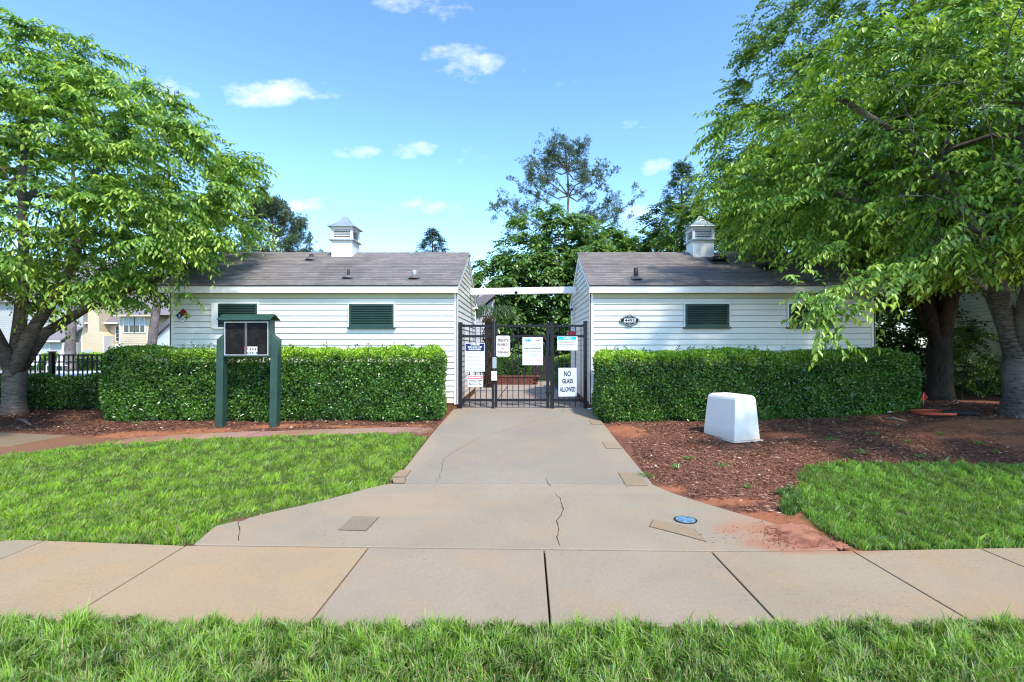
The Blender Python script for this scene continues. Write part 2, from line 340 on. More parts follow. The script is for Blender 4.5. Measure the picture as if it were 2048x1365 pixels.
def m_ground():
    m_, n = mat('earth'); P = pos(n); at = n.n('ShaderNodeAttribute', attribute_name='Col'); sp = n.n('ShaderNodeSeparateColor', ins={0: at.outputs['Color']})
    clay = n.mix(n.ramp(n.noise(P, 3.5, 6, 0.65), 0.3, 0.7), (0.33, 0.115, 0.055), (0.43, 0.18, 0.095))
    clay = n.mix(n.ramp(n.noise(P, 45, 4, 0.7), 0.45, 0.75, 0, 0.6), clay, (0.20, 0.06, 0.03))
    mul = n.mix(n.ramp(n.noise(P, 38, 5, 0.75), 0.36, 0.66), (0.08, 0.034, 0.024), (0.32, 0.14, 0.085))
    edge = n.m('ADD', n.m('MULTIPLY', sp.outputs[0], 1.0), n.m('SUBTRACT', n.noise(P, 6, 6, 0.7), 0.5))
    col = n.mix(n.ramp(edge, 0.38, 0.60), mul, clay)
    soil = n.mix(n.noise(P, 20, 4), (0.05, 0.075, 0.016), (0.10, 0.13, 0.03))
    col = n.mix(sp.outputs[1], col, soil)
    far = n.mix(n.noise(P, 0.7, 5), (0.05, 0.085, 0.02), (0.11, 0.10, 0.045)); col = n.mix(sp.outputs[2], col, far)
    finish(n, col, 0.95, 0.1, n.m('ADD', n.noise(P, 38, 5, 0.75), n.m('MULTIPLY', n.noise(P, 120, 2), 0.4)), 0.9, 0.02); return m_
M['earth'] = m_ground()
def m_leaf(name, trans=0.35, rough=0.42, spec=0.45, tint=(1.25, 1.15, 0.5)):
    m_, n = mat(name); at = n.n('ShaderNodeAttribute', attribute_name='Col').outputs['Color']
    p = n.n('ShaderNodeBsdfPrincipled', ins={'Base Color': at, 'Roughness': rough, 'Specular IOR Level': spec})
    t = n.n('ShaderNodeBsdfTranslucent', ins={'Color': n.mix(1.0, at, tint, 'MULTIPLY')})
    mx = n.n('ShaderNodeMixShader', ins={0: trans, 1: p.outputs[0], 2: t.outputs[0]})
    n.n('ShaderNodeOutputMaterial', ins={'Surface': mx.outputs[0]}); return m_
M['leaf'] = m_leaf('leaf', 0.42, 0.34, 0.6)
M['hedge_leaf'] = m_leaf('hedge_leaf', 0.25, 0.27, 0.7)
M['needle'] = m_leaf('needle', 0.30, 0.5, 0.4, (1.1, 1.1, .8))
M['grass'] = m_leaf('grass_blade', 0.40, 0.45, 0.35, (1.15, 1.1, 0.55))
M['chip'] = m_leaf('bark_chip', 0.0, 0.85, 0.15)
def m_bark(name, c1, c2, hs=3.0, vs=22.0, red=None):
    m_, n = mat(name); P = pos(n)
    st = n.noise(n.vscale(P, hs, hs, vs), 1.6, 6, 0.68, 0.4); bl = n.noise(P, 2.2, 5, 0.6); fi = n.noise(P, 42, 4, 0.7)
    col = n.mix(n.ramp(st, 0.34, 0.64), c1, c2)
    col = n.mix(n.ramp(bl, 0.48, 0.74, 0, 0.55), col, tuple(x * 1.7 for x in c2)); col = n.mix(n.ramp(fi, 0.3, 0.6, 0.5, 0.0), col, c1)
    if red:
        s = n.n('ShaderNodeSeparateXYZ', ins={0: P}); zz = n.m('ADD', s.outputs[2], n.m('MULTIPLY', bl, 0.8))
        col = n.mix(n.ramp(zz, red, red + 0.55, 0.7, 0.0), col, (0.25, 0.09, 0.05))
    finish(n, col, 0.9, 0.15, n.m('ADD', st, n.m('MULTIPLY', fi, 0.5)), 0.9, 0.025); return m_
M['cherry_bark'] = m_bark('cherry_bark', (0.045, 0.036, 0.030), (0.21, 0.185, 0.165), 5, 24, 0.38)
M['rough_bark'] = m_bark('rough_bark', (0.018, 0.014, 0.011), (0.085, 0.068, 0.052), 26, 4)
M['pine_bark'] = m_bark('pine_bark', (0.09, 0.07, 0.062), (0.25, 0.20, 0.175), 12, 5)

# ------------------------------------------------------------------ ground
def axis(a, b, step, lo, hi):
    mid = list(np.arange(a, b, step)); l = []; x = a; s = step
    while x > lo: s *= 1.35; x -= s; l.append(x)
    r = []; x = mid[-1]; s = step
    while x < hi: s *= 1.35; x += s; r.append(x)
    return np.array(l[::-1] + mid + r)
xs = axis(-12, 12, 0.11, -900, 900); ys = axis(1.5, 13, 0.11, -60, 1500)
XX, YY = np.meshgrid(xs, ys); ZZ = tz(XX, YY)
def vnoise(x, y, seed=0, octs=4):
    r_ = np.random.default_rng(seed); tot = 0; amp = 1; nrm = 0
    for o in range(octs):
        for _ in range(3):
            th = r_.uniform(0, 6.28); k = 2 ** o * r_.uniform(0.7, 1.3); ph = r_.uniform(0, 6.28)
            tot = tot + amp * np.sin((x * math.cos(th) + y * math.sin(th)) * k * 2.2 + ph + 1.7 * np.sin(y * k * 0.9 + ph * 2)); nrm += amp
        amp *= 0.55
    return tot / nrm * 2.2
PAVE_X0, PAVE_X1 = -1.62, 1.66
walk_half = lambda Y: np.interp(Y, [4.2, 4.35, 6.2, 12], [3.6, 3.0, 1.62, 1.55])
bed = (YY > 4.6) & (YY < 11.5) & (np.abs(XX) < 14)
paved = (np.abs(XX) < walk_half(YY) + 0.15) | (YY < 4.9)
bump = vnoise(XX * 1.3, YY * 1.3, 3, 4) * 0.014
ZZ = ZZ - 0.035 + np.where(bed & ~paved, bump + 0.025, 0)
ZZ = np.where(YY > 40, ZZ - 0.0 , ZZ)
Vg = np.stack([XX, YY, ZZ], -1).reshape(-1, 3); ny, nx = XX.shape
ii = (np.arange(ny - 1)[:, None] * nx + np.arange(nx - 1)[None]).ravel()
cl = np.zeros((ny * nx, 3)); xf, yf = Vg[:, 0], Vg[:, 1]
lawn = inpoly(xf, yf, LAWN_L) | inpoly(xf, yf, LAWN_R) | inpoly(xf, yf, PATCH_R) | (inpoly(xf, yf, NEAR_STRIP))
def blob(x, y, cx, cy, rx, ry): return np.exp(-(((x - cx) / rx) ** 2 + ((y - cy) / ry) ** 2))
def claymap(x, y):
    c = 0.10 + 0 * x
    gpts = [((1262,865),.35,.5,.9),((1230,856),.5,.3,.9),((1560,870),.7,.25,.9),((1700,860),.5,.2,.6),((1960,850),1.3,.45,1.0),((1900,870),1.0,.3,.7),((2040,880),.8,.4,.9),((1520,1030),.55,.2,1.0),((1570,1060),.45,.25,1.1),
            ((1640,1085),.6,.3,1.2),((1600,1045),.5,.35,1.2),((1690,1090),.4,.2,1.2),((1540,1035),.5,.25,1.1),((1640,1055),.35,.3,1.2),((1450,1000),.6,.15,.9),((1330,975),.3,.2,.8),((1600,1060),.4,.3,1.1),((1480,890),.4,.15,.6),((330,868),1.2,.22,1.0),((420,860),.8,.22,.9),((560,852),.8,.2,.9),((700,853),.9,.14,.8),((830,850),.5,.14,.7),((240,872),.7,.2,.8)]
    for (p, rx, ry, a) in gpts:
        gx, gy = G(*p); c = np.maximum(c, a * blob(x, y, gx, gy, rx, ry))
    return c
cl[:, 0] = claymap(xf, yf); cl[:, 1] = lawn; cl[:, 2] = ((yf > 15.5) | (np.abs(xf) > 16)).astype(float)
ground = link('ground', raw_mesh('ground', Vg, quads=np.stack([ii, ii + 1, ii + nx + 1, ii + nx], 1), mats=[M['earth']], cols=cl, smooth=True)); ground['kind'] = 'structure'

# ------------------------------------------------------------------ paving
def slab(poly, parent, color, top=0.0, thick=0.10, name='slab', bevel=0.006, zf=None):
    zf = zf or (lambda x, y: float(tz0(y)))
    n = len(poly); mb = MB()
    vs = [(x, y, zf(x, y) + top - thick) for x, y in poly] + [(x, y, zf(x, y) + top) for x, y in poly]
    mb.add(vs, [tuple(range(n))[::-1], tuple(range(n, 2*n))] + [(i, (i+1) % n, n + (i+1) % n, n + i) for i in range(n)])
    o = part(name, mb, M['concrete'], parent, bevel=bevel); o.color = (*color, 1); return o
def segx(f, xa, xb, k=5): return [(xa + (xb - xa) * i / k, f(xa + (xb - xa) * i / k)) for i in range(k + 1)]
sidewalk = setting('sidewalk')
fj = [-14, -11.4, -8.6, -7.0, -5.55, -4.21, -2.89, -1.308, 0.181, 1.571, 2.755, 3.87, 5.2, 6.6, 8.1, 9.6, 12]
nj = [-14, -11.3, -8.5, -7.0, -5.50, -4.17, -2.86, -1.317, 0.170, 1.58, 2.79, 3.93, 5.25, 6.6, 8.1, 9.6, 12]
tones = [(1.13*c[0], 1.09*c[1], .96*c[2]) for c in [(0.36,0.275,0.19)] * 4 + [(0.33,0.27,0.20),(0.365,0.275,0.187),(0.375,0.28,0.19),(0.325,0.268,0.215),(0.315,0.262,0.208),(0.32,0.26,0.195),(0.325,0.257,0.185),(0.33,0.258,0.182)] + [(0.34,0.265,0.18)] * 4]
g = 0.007
for i in range(len(fj) - 1):
    poly = segx(near_y, nj[i] + g, nj[i+1] - g) + segx(lambda x: far_y(x) - 0.012, fj[i+1] - g, fj[i] + g)
    slab(poly, sidewalk, tones[i % len(tones)], top=0.001 * R.uniform(-1, 1), zf=lambda x, y: 0.0)
mbs = MB().box(-14, 12, 3.0, 4.12, -0.09, -0.03); part('joint_bed', mbs, M['soil'], sidewalk)

walkway = setting('walkway')
RIGHT_APRON = pline([(1300,972),(1344,986),(1403,1005),(1488,1030),(1560,1050),(1640,1078)]) + [(2.72, 4.215)]
LEFT_APRON = pline([(784,970),(746,974),(673,994),(600,1012),(540,1025),(481,1040),(431,1052)]) + [(-2.84, 4.325)]
Y6 = 6.17
apron = [(-1.62, Y6)] + LEFT_APRON[1:] + [(x, far_y(x) + 0.012) for x in np.linspace(-2.80, 2.65, 10)] + RIGHT_APRON[::-1][1:-1] + [(1.58, Y6)]
slab(apron, walkway, (0.355,0.290,0.205), name='apron_slab', zf=lambda x, y: float(tz0(y)))
ramp_cut = [6.19, 8.575, 8.587, 10.98, 10.992, 14.5, 14.512, 19.5]
zrow = lambda x, y: 0.0707 * (min(y, 10.99) - 5.9)
slab([(-1.60, 6.19), (1.60, 6.19), (1.545, 8.575), (-1.575, 8.575)], walkway, (0.318,0.272,0.208), zf=zrow)
slab([(-1.575, 8.587), (1.545, 8.587), (1.52, 10.96), (-1.50, 10.96)], walkway, (0.312,0.268,0.208), zf=zrow)
slab([(-1.40, 10.97), (1.45, 10.97), (1.45, 15.0), (-1.40, 15.0)], walkway, (0.36,0.30,0.25), zf=lambda x, y: 0.36)
plaza = setting('plaza')
for a, b in ((15.012, 17.3), (17.312, 19.6)):
    for c, d in ((-6, -1.4), (-1.39, 1.6), (1.61, 6)): slab([(c, a), (d, a), (d, b), (c, b)], plaza, (0.42,0.34,0.27), zf=lambda x, y: 0.355)
# light patches let into the concrete, with a dark joint round them
def patch(pxs, zf, color, name='patch', off=0.003):
    p = pline(pxs); cx = sum(a for a, b in p)/len(p); cy = sum(b for a, b in p)/len(p)
    big = [(cx + (a-cx)*1.0, cy + (b-cy)*1.0) for a, b in p]
    sml = []
    for a, b in p:
        dx, dy = a-cx, b-cy; L = math.hypot(dx, dy); sml.append((cx + dx*(1-0.008/L), cy + dy*(1-0.008/L)))
    n = len(p)
    ring = MB().add([(x, y, zf(x, y)+off) for x, y in big], [tuple(range(n))]); part('joint', ring, M['soil'], walkway)
    o = slab(sml, walkway, color, top=off + 0.004, thick=0.006, name=name, bevel=0, zf=zf)
zr = zrow; z0f = lambda x, y: float(tz0(y))
for pp, c in (([(1236,946),(1278,946),(1296,973),(1252,973)], (0.31,0.235,0.145)), ([(1204,884),(1233,884),(1244,898),(1212,898)], (0.31,0.235,0.145)), ([(1178,841),(1200,841),(1208,850),(1184,850)], (0.31,0.235,0.145)),
              ([(797,941),(823,941),(813,955),(783,955)], (0.33,0.24,0.15)), ([(783,956),(812,956),(810,967),(786,967)], (0.34,0.25,0.16))):
    patch(pp, zr, c)
patch([(706,1033),(759,1035),(732,1063),(676,1061)], z0f, (0.27,0.22,0.15))
patch([(1306,1040),(1340,1046),(1388,1058),(1414,1085),(1360,1070),(1298,1054)], z0f, (0.33,0.245,0.15))
def crack(pxs, wd=0.006, zf=z0f, jit=0.015, seed=1, mat_=None, off=0.0025):
    r_ = random.Random(seed); p = pline(pxs); pts = []
    for i in range(len(p) - 1):
        L = math.hypot(p[i+1][0]-p[i][0], p[i+1][1]-p[i][1]); k = max(2, int(L / 0.05))
        for j in range(k):
            t = j / k; pts.append((p[i][0]*(1-t)+p[i+1][0]*t + r_.uniform(-jit, jit), p[i][1]*(1-t)+p[i+1][1]*t + r_.uniform(-jit, jit)))
    mb = MB(); vs = []
    for i, (x, y) in enumerate(pts):
        a = pts[max(i-1, 0)]; b = pts[min(i+1, len(pts)-1)]; dx, dy = b[0]-a[0], b[1]-a[1]; L = math.hypot(dx, dy) or 1; q = wd * r_.uniform(0.25, 0.8)
        vs += [(x - dy/L*q, y + dx/L*q, zf(x, y)+off), (x + dy/L*q, y - dx/L*q, zf(x, y)+off)]
    mb.add(vs, [(2*i, 2*i+1, 2*i+3, 2*i+2) for i in range(len(pts)-1)])
    part('crack', mb, mat_ or M['soil'], walkway)
crack([(1092,958),(1103,978),(1120,998),(1126,1018),(1122,1032),(1112,1042),(1117,1060),(1115,1075),(1120,1097)], 0.006, seed=3, jit=.008)
crack([(1128,818),(1118,834),(1060,846),(1000,865),(960,875),(915,900),(885,920),(880,955),(872,968)], 0.0035, zf=zrow, seed=5, jit=0.02)
crack([(476,1045),(480,1062),(475,1086)], 0.006, seed=6, jit=.008)
crack([(640,1006),(652,1003)], 0.003, seed=7)
mg = np.random.default_rng(77)
MUD = [(1480,1028),(1530,1042),(1500,1050),(1530,1058),(1512,1066),(1548,1074),(1530,1082),(1560,1090),(1552,1097),(1600,1101),(1650,1102),(1706,1101),(1712,1095),(1690,1084),(1660,1070),(1640,1052),(1615,1040),(1590,1030),(1540,1020),(1500,1018)]
mp = pline(MUD); gs = .018; mxs = np.arange(min(p[0] for p in mp)-.1, max(p[0] for p in mp)+.1, gs); mys = np.arange(min(p[1] for p in mp)-.06, 4.75, gs)
MX, MY = np.meshgrid(mxs, mys); dist = np.full(MX.shape, 9.0)
for i in range(len(mp)):
    (x0, y0), (x1, y1) = mp[i-1], mp[i]; dx, dy = x1-x0, y1-y0; tt = np.clip(((MX-x0)*dx+(MY-y0)*dy)/(dx*dx+dy*dy+1e-9), 0, 1); dist = np.minimum(dist, np.hypot(MX-x0-tt*dx, MY-y0-tt*dy))
dist = np.where(inpoly(MX, MY, mp), dist, -dist) - .045 + .05*vnoise(MX*9, MY*9, 4, 4)
zm = .001 + np.clip(dist-.01, -.02, .16)*.13 + .003*vnoise(MX*14, MY*14, 6, 3)
keepv = (dist > 0) & (MY > np.interp(MX, [p[0] for p in SW_FAR], [p[1] for p in SW_FAR]) - .01 + .02*vnoise(MX*12, MX*0, 5, 2)); nyy, nxx = MX.shape; idm = (np.arange(nyy-1)[:, None]*nxx + np.arange(nxx-1)[None])
kf = keepv[:-1, :-1] & keepv[1:, :-1] & keepv[:-1, 1:] & keepv[1:, 1:]; idm = idm[kf]
mudm = raw_mesh('mud', np.stack([MX, MY, zm], -1).reshape(-1, 3), quads=np.stack([idm, idm+1, idm+nxx+1, idm+nxx], 1), smooth=True)
m_mud, nm_ = mat('wet_clay'); Pm = pos(nm_)
cmud = nm_.mix(nm_.ramp(nm_.noise(Pm, 5, 5, .6), .4, .62), (.36, .15, .085), (.20, .065, .040)); finish(nm_, nm_.mix(nm_.ramp(nm_.noise(Pm, 60, 3, .7), .5, .75, 0, .5), cmud, (.45, .22, .14)), .8, .3, nm_.noise(Pm, 50, 4, .7), .7, .01)
mudm.materials.append(m_mud); mo = link('mud', mudm); mo['kind'] = 'structure'
mg = np.random.default_rng(78); nq = 1500; qx = mg.normal(2.3, .34, nq); qy = mg.normal(4.46, .16, nq); ok = (qy > far_y(2.2) + .01) & (inpoly(qx, qy, mp) | (mg.random(nq) < .12)) & (qx < 3.1); qx, qy = qx[ok], qy[ok]; nq = len(qx)
qs = mg.uniform(.003, .008, nq); tet = np.array([[1,1,1],[1,-1,-1],[-1,1,-1],[-1,-1,1]])*.5; qr = mg.normal(0, .35, (nq, 4, 3)) + tet
qv = (np.stack([qx, qy, .003+zm.mean()*.3+mg.uniform(0, .012, nq)*(inpoly(qx, qy, mp))], 1)[:, None] + qr*qs[:, None, None]).reshape(-1, 3); qi = np.arange(nq)[:, None]*4
cr = link('clay_crumbs', raw_mesh('clay_crumbs', qv, tris=np.concatenate([qi+np.array([[0,1,2]]), qi+np.array([[0,3,1]]), qi+np.array([[0,2,3]]), qi+np.array([[1,3,2]])]), mats=[m_mud])); tag(cr, 'loose red clay crumbs spilled over the right tip of the apron', 'clay crumbs', kind='stuff')
# blue water meter lid
wx, wy = G(1371, 1041); lid = thing('water_meter_lid', 'round blue painted meter lid set in the concrete apron beside the mud', 'meter lid', (wx, wy, 0.006))
part('lid_disc', MB().tube([(wx, wy, 0.000), (wx, wy, 0.010)], 0.095, 28), M['blue_lid'], lid)
rb = MB()
for k in range(28):
    a = 2*math.pi*k/28; b2 = 2*math.pi*(k+1)/28
    rb.add([(wx+.097*math.cos(a), wy+.097*math.sin(a), .0065), (wx+.112*math.cos(a), wy+.112*math.sin(a), .0062), (wx+.112*math.cos(b2), wy+.112*math.sin(b2), .0062), (wx+.097*math.cos(b2), wy+.097*math.sin(b2), .0065)], [(0,1,2,3)])
part('lid_rim', rb, M['soil'], lid)
for i in range(3): part('cast_rib', MB().box(wx-.055, wx+.055, wy-.045+i*.04, wy-.030+i*.04, 0.009, 0.013), M['blue_lid'], lid)

# curved footpath far left, and the paver edging behind the left lawn
fpath = setting('footpath')
zl = lambda x, y: float(tz(x, y))
slab(pline([(-500,900),(-180,872),(0,865),(60,868),(134,871),(25,891),(0,893),(-300,930),(-500,955)]), fpath, (0.25,0.175,0.11), top=0.0, zf=zl)
slab(pline([(29,892),(138,872),(205,877),(262,878),(262,886),(150,895),(70,906),(0,915),(-200,945),(-290,934),(2,894)]), fpath, (0.23,0.115,0.065), top=0.0, zf=zl)
EDGE = [(262,878.5),(340,874),(412,870),(442,868.5),(476,867),(522,865.5),(576,864),(622,862),(671,860.5),(720,859),(769,857.5),(815,857),(842,857.5),(868,859)]
kerb = thing('paver_edging', 'low curved row of pinkish paver blocks between the left lawn and the mulch', 'garden edging', (*G(600, 864), 0.2))
tone2 = [(0.30,0.17,0.11),(0.34,0.20,0.13),(0.36,0.24,0.16),(0.36,0.23,0.17),(0.38,0.22,0.17),(0.36,0.19,0.15)]
for i in range(len(EDGE) - 1):
    (a, ya), (b, yb) = EDGE[i], EDGE[i+1]; h = 10
    A = G(a, ya); B = G(b, yb); dx, dy = B[0]-A[0], B[1]-A[1]; L = math.hypot(dx, dy); dx /= L; dy /= L; nxv, nyv = dy, -dx
    q0 = (A[0] + dx*.008, A[1] + dy*.008); q1 = (B[0] - dx*.008, B[1] - dy*.008); wd = 0.34
    sh = 0.12
    poly = [q0, (q0[0]+nxv*wd - sh*dx, q0[1]+nyv*wd - sh*dy), (q1[0]+nxv*wd - sh*dx, q1[1]+nyv*wd - sh*dy), q1]
    o = slab(poly, kerb, tone2[i % 6], top=0.025 + R.uniform(-.004, .004), thick=0.09, name='paver', bevel=0.008, zf=zl)

# ------------------------------------------------------------------ pool houses
BRD = 0.127
def board_mesh(name, x0, x1, m_):
    mb = MB().prism([(-0.030, 0.0), (-0.030, 0.006), (-0.012, 0.1175), (0.004, 0.1195), (0.004, 0.002)], 'x', x0, x1)
    return mb.mesh(name, m_)
def pool_house(label, X0, X1, ends):
    """X0..X1 wall, facade at y=10.9; ends = which gable faces the passage"""
    YF, YB, YR = 10.90, 15.10, 13.0; ZE = 2.86; slope = (4.12 - 3.03) / (13.0 - 10.73)
    t = thing('pool_house', label, 'building', (X0, YF, 0.36))
    wall = part('wall', MB().box(X0 + .03, X1 - .03, YF + .006, YB - .006, 0.48, 2.93), M['lap_shade'], t)
    gpoly = [(YF + .05, 2.93), (YR, 3.93), (YB - .05, 2.93)]
    wall2 = part('gable', MB().prism(gpoly, 'x', X0 + .02, X1 - .02), M['lap_shade'], t)
    part('footing', MB().box(X0 + .02, X1 - .02, YF - .004, YB, 0.20, 0.50), M['footing'], t)
    bm_ = board_mesh('siding_board', 0, X1 - X0 - 0.13, M['siding'])
    k = 0; z = 0.485
    while z < 2.72:
        link('siding_board', bm_, wall, (X0 + .065 - wloc(wall).x, YF + .003 - wloc(wall).y, z - wloc(wall).z)); z += BRD; k += 1
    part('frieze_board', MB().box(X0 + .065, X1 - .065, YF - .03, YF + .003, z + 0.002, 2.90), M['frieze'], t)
    # gable end boards, each cut to the roof slope
    for side, xw in ((0, X0), (1, X1)):
        z = 0.485; sgn = -1 if side == 0 else 1
        while z < 3.95:
            za = z + BRD * 0.5
            if za < 2.95: ya, yb = YF + .09, YB - .09
            else:
                q = (za - 2.93) / (1.0 / (YR - YF)) * 1.0
                ya, yb = max(YF + .09, YF + q - 0.0), min(YB - .09, YB - q)
            if yb - ya < 0.1: break
            mb = MB().prism([(xw + sgn * 0.0, z), (xw, z + .006), (xw + sgn * -0.014, z + .1175), (xw - sgn * 0.03, z + .1195), (xw - sgn * 0.03, z + .002)], 'y', ya, yb)
            part('siding_board', mb, M['siding'], wall); z += BRD
        cb = MB().box(min(xw, xw - sgn*.07), max(xw, xw - sgn*.07), YF - .034, YF + .02, .46, 2.90); part('corner_board', cb, M['trim'], t)
        cb = MB().box(min(xw+sgn*.008, xw - sgn*.02), max(xw+sgn*.008, xw - sgn*.02), YF - .034, YF + .09, .46, 2.93); part('corner_board', cb, M['trim'], t)
        cb = MB().box(min(xw+sgn*.008, xw - sgn*.02), max(xw+sgn*.008, xw - sgn*.02), YB - .09, YB + .03, .46, 2.93); part('corner_board', cb, M['trim'], t)
        # rake boards
        for s2 in (-1, 1):
            y0, y1 = (10.77, YR) if s2 < 0 else (YR, 15.23)
            za, zb = (2.90, 2.90 + slope*(YR-10.77)) if s2 < 0 else (2.90 + slope*(15.23-YR), 2.90)
            part('rake_board', MB().prism([(y0, za), (y1, zb), (y1, zb + .10), (y0, za + .10)], 'x', min(xw - sgn*.01, xw + sgn*.022), max(xw - sgn*.01, xw + sgn*.022)), M['trim'], t)
    rx0, rx1 = X0 - (0.03 if ends == 'right' else 0.03), X1 + 0.03
    if ends == 'right': rx0 -= 0.14
    else: rx1 += 0.14
    # roof deck
    zt = lambda y: 3.03 + slope * (min(y, 2*YR - y) - 10.73)
    rd = MB().prism([(10.73, zt(10.73) - .02), (YR, zt(YR) - .02), (15.27, zt(15.27) - .02), (15.27, zt(15.27)), (YR, zt(YR)), (10.73, zt(10.73))], 'x', rx0, rx1)
    roof = part('roof', rd, M['shingle'], t); ro = wloc(roof)
    part('fascia', MB().box(rx0, rx1, 10.735, 10.76, 2.87, 3.008), M['trim'], t)
    part('fascia', MB().box(rx0, rx1, 15.24, 15.265, 2.87, 3.008), M['trim'], t)
    part('soffit', MB().box(rx0 + .01, rx1 - .01, 10.76, YF + .01, 2.885, 2.90), M['soffit'], t)
    part('soffit', MB().box(rx0 + .01, rx1 - .01, YB, 15.24, 2.885, 2.90), M['soffit'], t)
    ang = math.atan(slope); L = (YR - 10.71) / math.cos(ang); e = 0.127; nc = int(L / e) + 1
    W_ = rx1 - rx0 + 0.02; tw = W_ / 21
    smesh = MB().add([(0.003,0,0.004),(tw-.003,0,0.004),(tw-.003,0,0.013),(0.003,0,0.013),(0.003,.16,0.0),(tw-.003,.16,0.0),(tw-.003,.16,0.003),(0.003,.16,0.003)],
                     [(0,1,2,3),(3,2,6,7),(0,4,5,1),(0,3,7,4),(1,5,6,2),(4,7,6,5)]).mesh('shingle', M['shingle'])
    jv = []; jf = []; jc = []
    for c in range(nc):
        off = (0, .5, .25, .72)[c % 4] * tw
        for i in range(-1, 21):
            xa = rx0 - .01 + i * tw + off; 
            if xa < rx0 - .012 - 1e-6 and i == -1 and off == 0: continue
            s0 = c * e - 0.012; px_ = xa; py_ = 10.72 + s0 * math.cos(ang); pz_ = zt(10.73) + s0 * math.sin(ang) + 0.001
            cut0 = max(0, (rx0 - .012) - px_); cut1 = max(0, px_ + tw - (rx1 + .012))
            if tw - cut0 - cut1 < 0.03: continue
            lift = R.uniform(0, .0025)
            if c < 14 and cut0 == 0 and cut1 == 0:
                o = link('shingle', smesh, roof, (px_ - ro.x, py_ - ro.y, pz_ + lift - ro.z), (ang, 0, R.uniform(-.004, .004)))
            else:
                b = len(jv); r_ = R.random()
                for (u, v_, w_) in ((cut0+.003,0,.013),(tw-cut1-.003,0,.013),(tw-cut1-.003,.16,.003),(cut0+.003,.16,.003),(cut0+.003,0,.002),(tw-cut1-.003,0,.002)):
                    jv.append((px_ + u, py_ + v_*math.cos(ang) - w_*math.sin(ang), pz_ + lift + v_*math.sin(ang) + w_*math.cos(ang))); jc.append((r_, 0, 0))
                jf += [(b, b+1, b+2, b+3), (b+4, b+5, b+1, b)]
    v = np.array(jv) - np.array(ro)
    o = link('shingle_courses', raw_mesh('shingle_courses', v, quads=jf, mats=[M['shingle']], cols=np.array(jc)), roof); o['kind'] = 'stuff'
    for i in range(int(W_ / 0.30)):
        xa = rx0 + i * W_ / int(W_ / 0.30)
        part('ridge_shingle', MB().prism([(YR-.12, zt(YR)-.048+.004*(i%2)), (YR, zt(YR)+.014+.004*(i%2)), (YR+.12, zt(YR)-.048+.004*(i%2)), (YR, zt(YR)-.0)], 'x', xa, xa + .32), M['shingle'], roof)
    return t, zt
hl, ztf = pool_house('white clapboard pool house left of the gate, hazard diamond on its wall', -7.66, -1.417, 'right')
hr, _ = pool_house('white clapboard pool house right of the gate, oval number plaque on its wall', 1.470, 7.66, 'left')

def louver(house, x0, x1, z0, z1, tape=False):
    f = MB(); b = .045; y0, y1 = 10.825, 10.872
    f.box(x0, x1, y0, y1, z1 - b, z1).box(x0, x1, y0, y1, z0, z0 + b).box(x0, x0 + b, y0, y1, z0 + b, z1 - b).box(x1 - b, x1, y0, y1, z0 + b, z1 - b)
    lv = part('louver_vent', f, M['green_dark'], house)
    part('backing', MB().box(x0 + b, x1 - b, 10.864, 10.871, z0 + b, z1 - b), M['vent_dark'], lv)
    n = 8; hh = (z1 - z0 - 2*b) / n
    for i in range(n):
        za = z0 + b + i * hh
        part('slat', MB().prism([(10.828, za), (10.828, za + .010), (10.852, za + hh*.66), (10.856, za + hh*.66)], 'x', x0 + b, x1 - b), M['green_dark'], lv)
    part('sill', MB().box(x0 - .035, x1 + .035, 10.805, 10.872, z0 - .035, z0 - .002), M['green_dark'] if not tape else M['trim'], lv)
    fr = MB(); c = .022
    fr.box(x0 - c, x1 + c, 10.820, 10.872, z1 + .002, z1 + c).box(x0 - c, x0 - .002, 10.820, 10.872, z0, z1 + .002).box(x1 + .002, x1 + c, 10.820, 10.872, z0, z1 + .002)
    part('surround', fr, M['trim'], lv)
    if tape: part('side_panel', MB().box(x0 - .09, x0 + .05, 10.810, 10.819, z0 - .02, z1 + .01), M['trim'], lv)
louver(hl, -3.76, -2.79, 2.135, 2.635)
louver(hl, -6.64, -5.745, 2.135, 2.645, True)
louver(hr, 3.525, 4.48, 2.140, 2.640)
louver(hr, 5.77, 6.74, 2.140, 2.640)

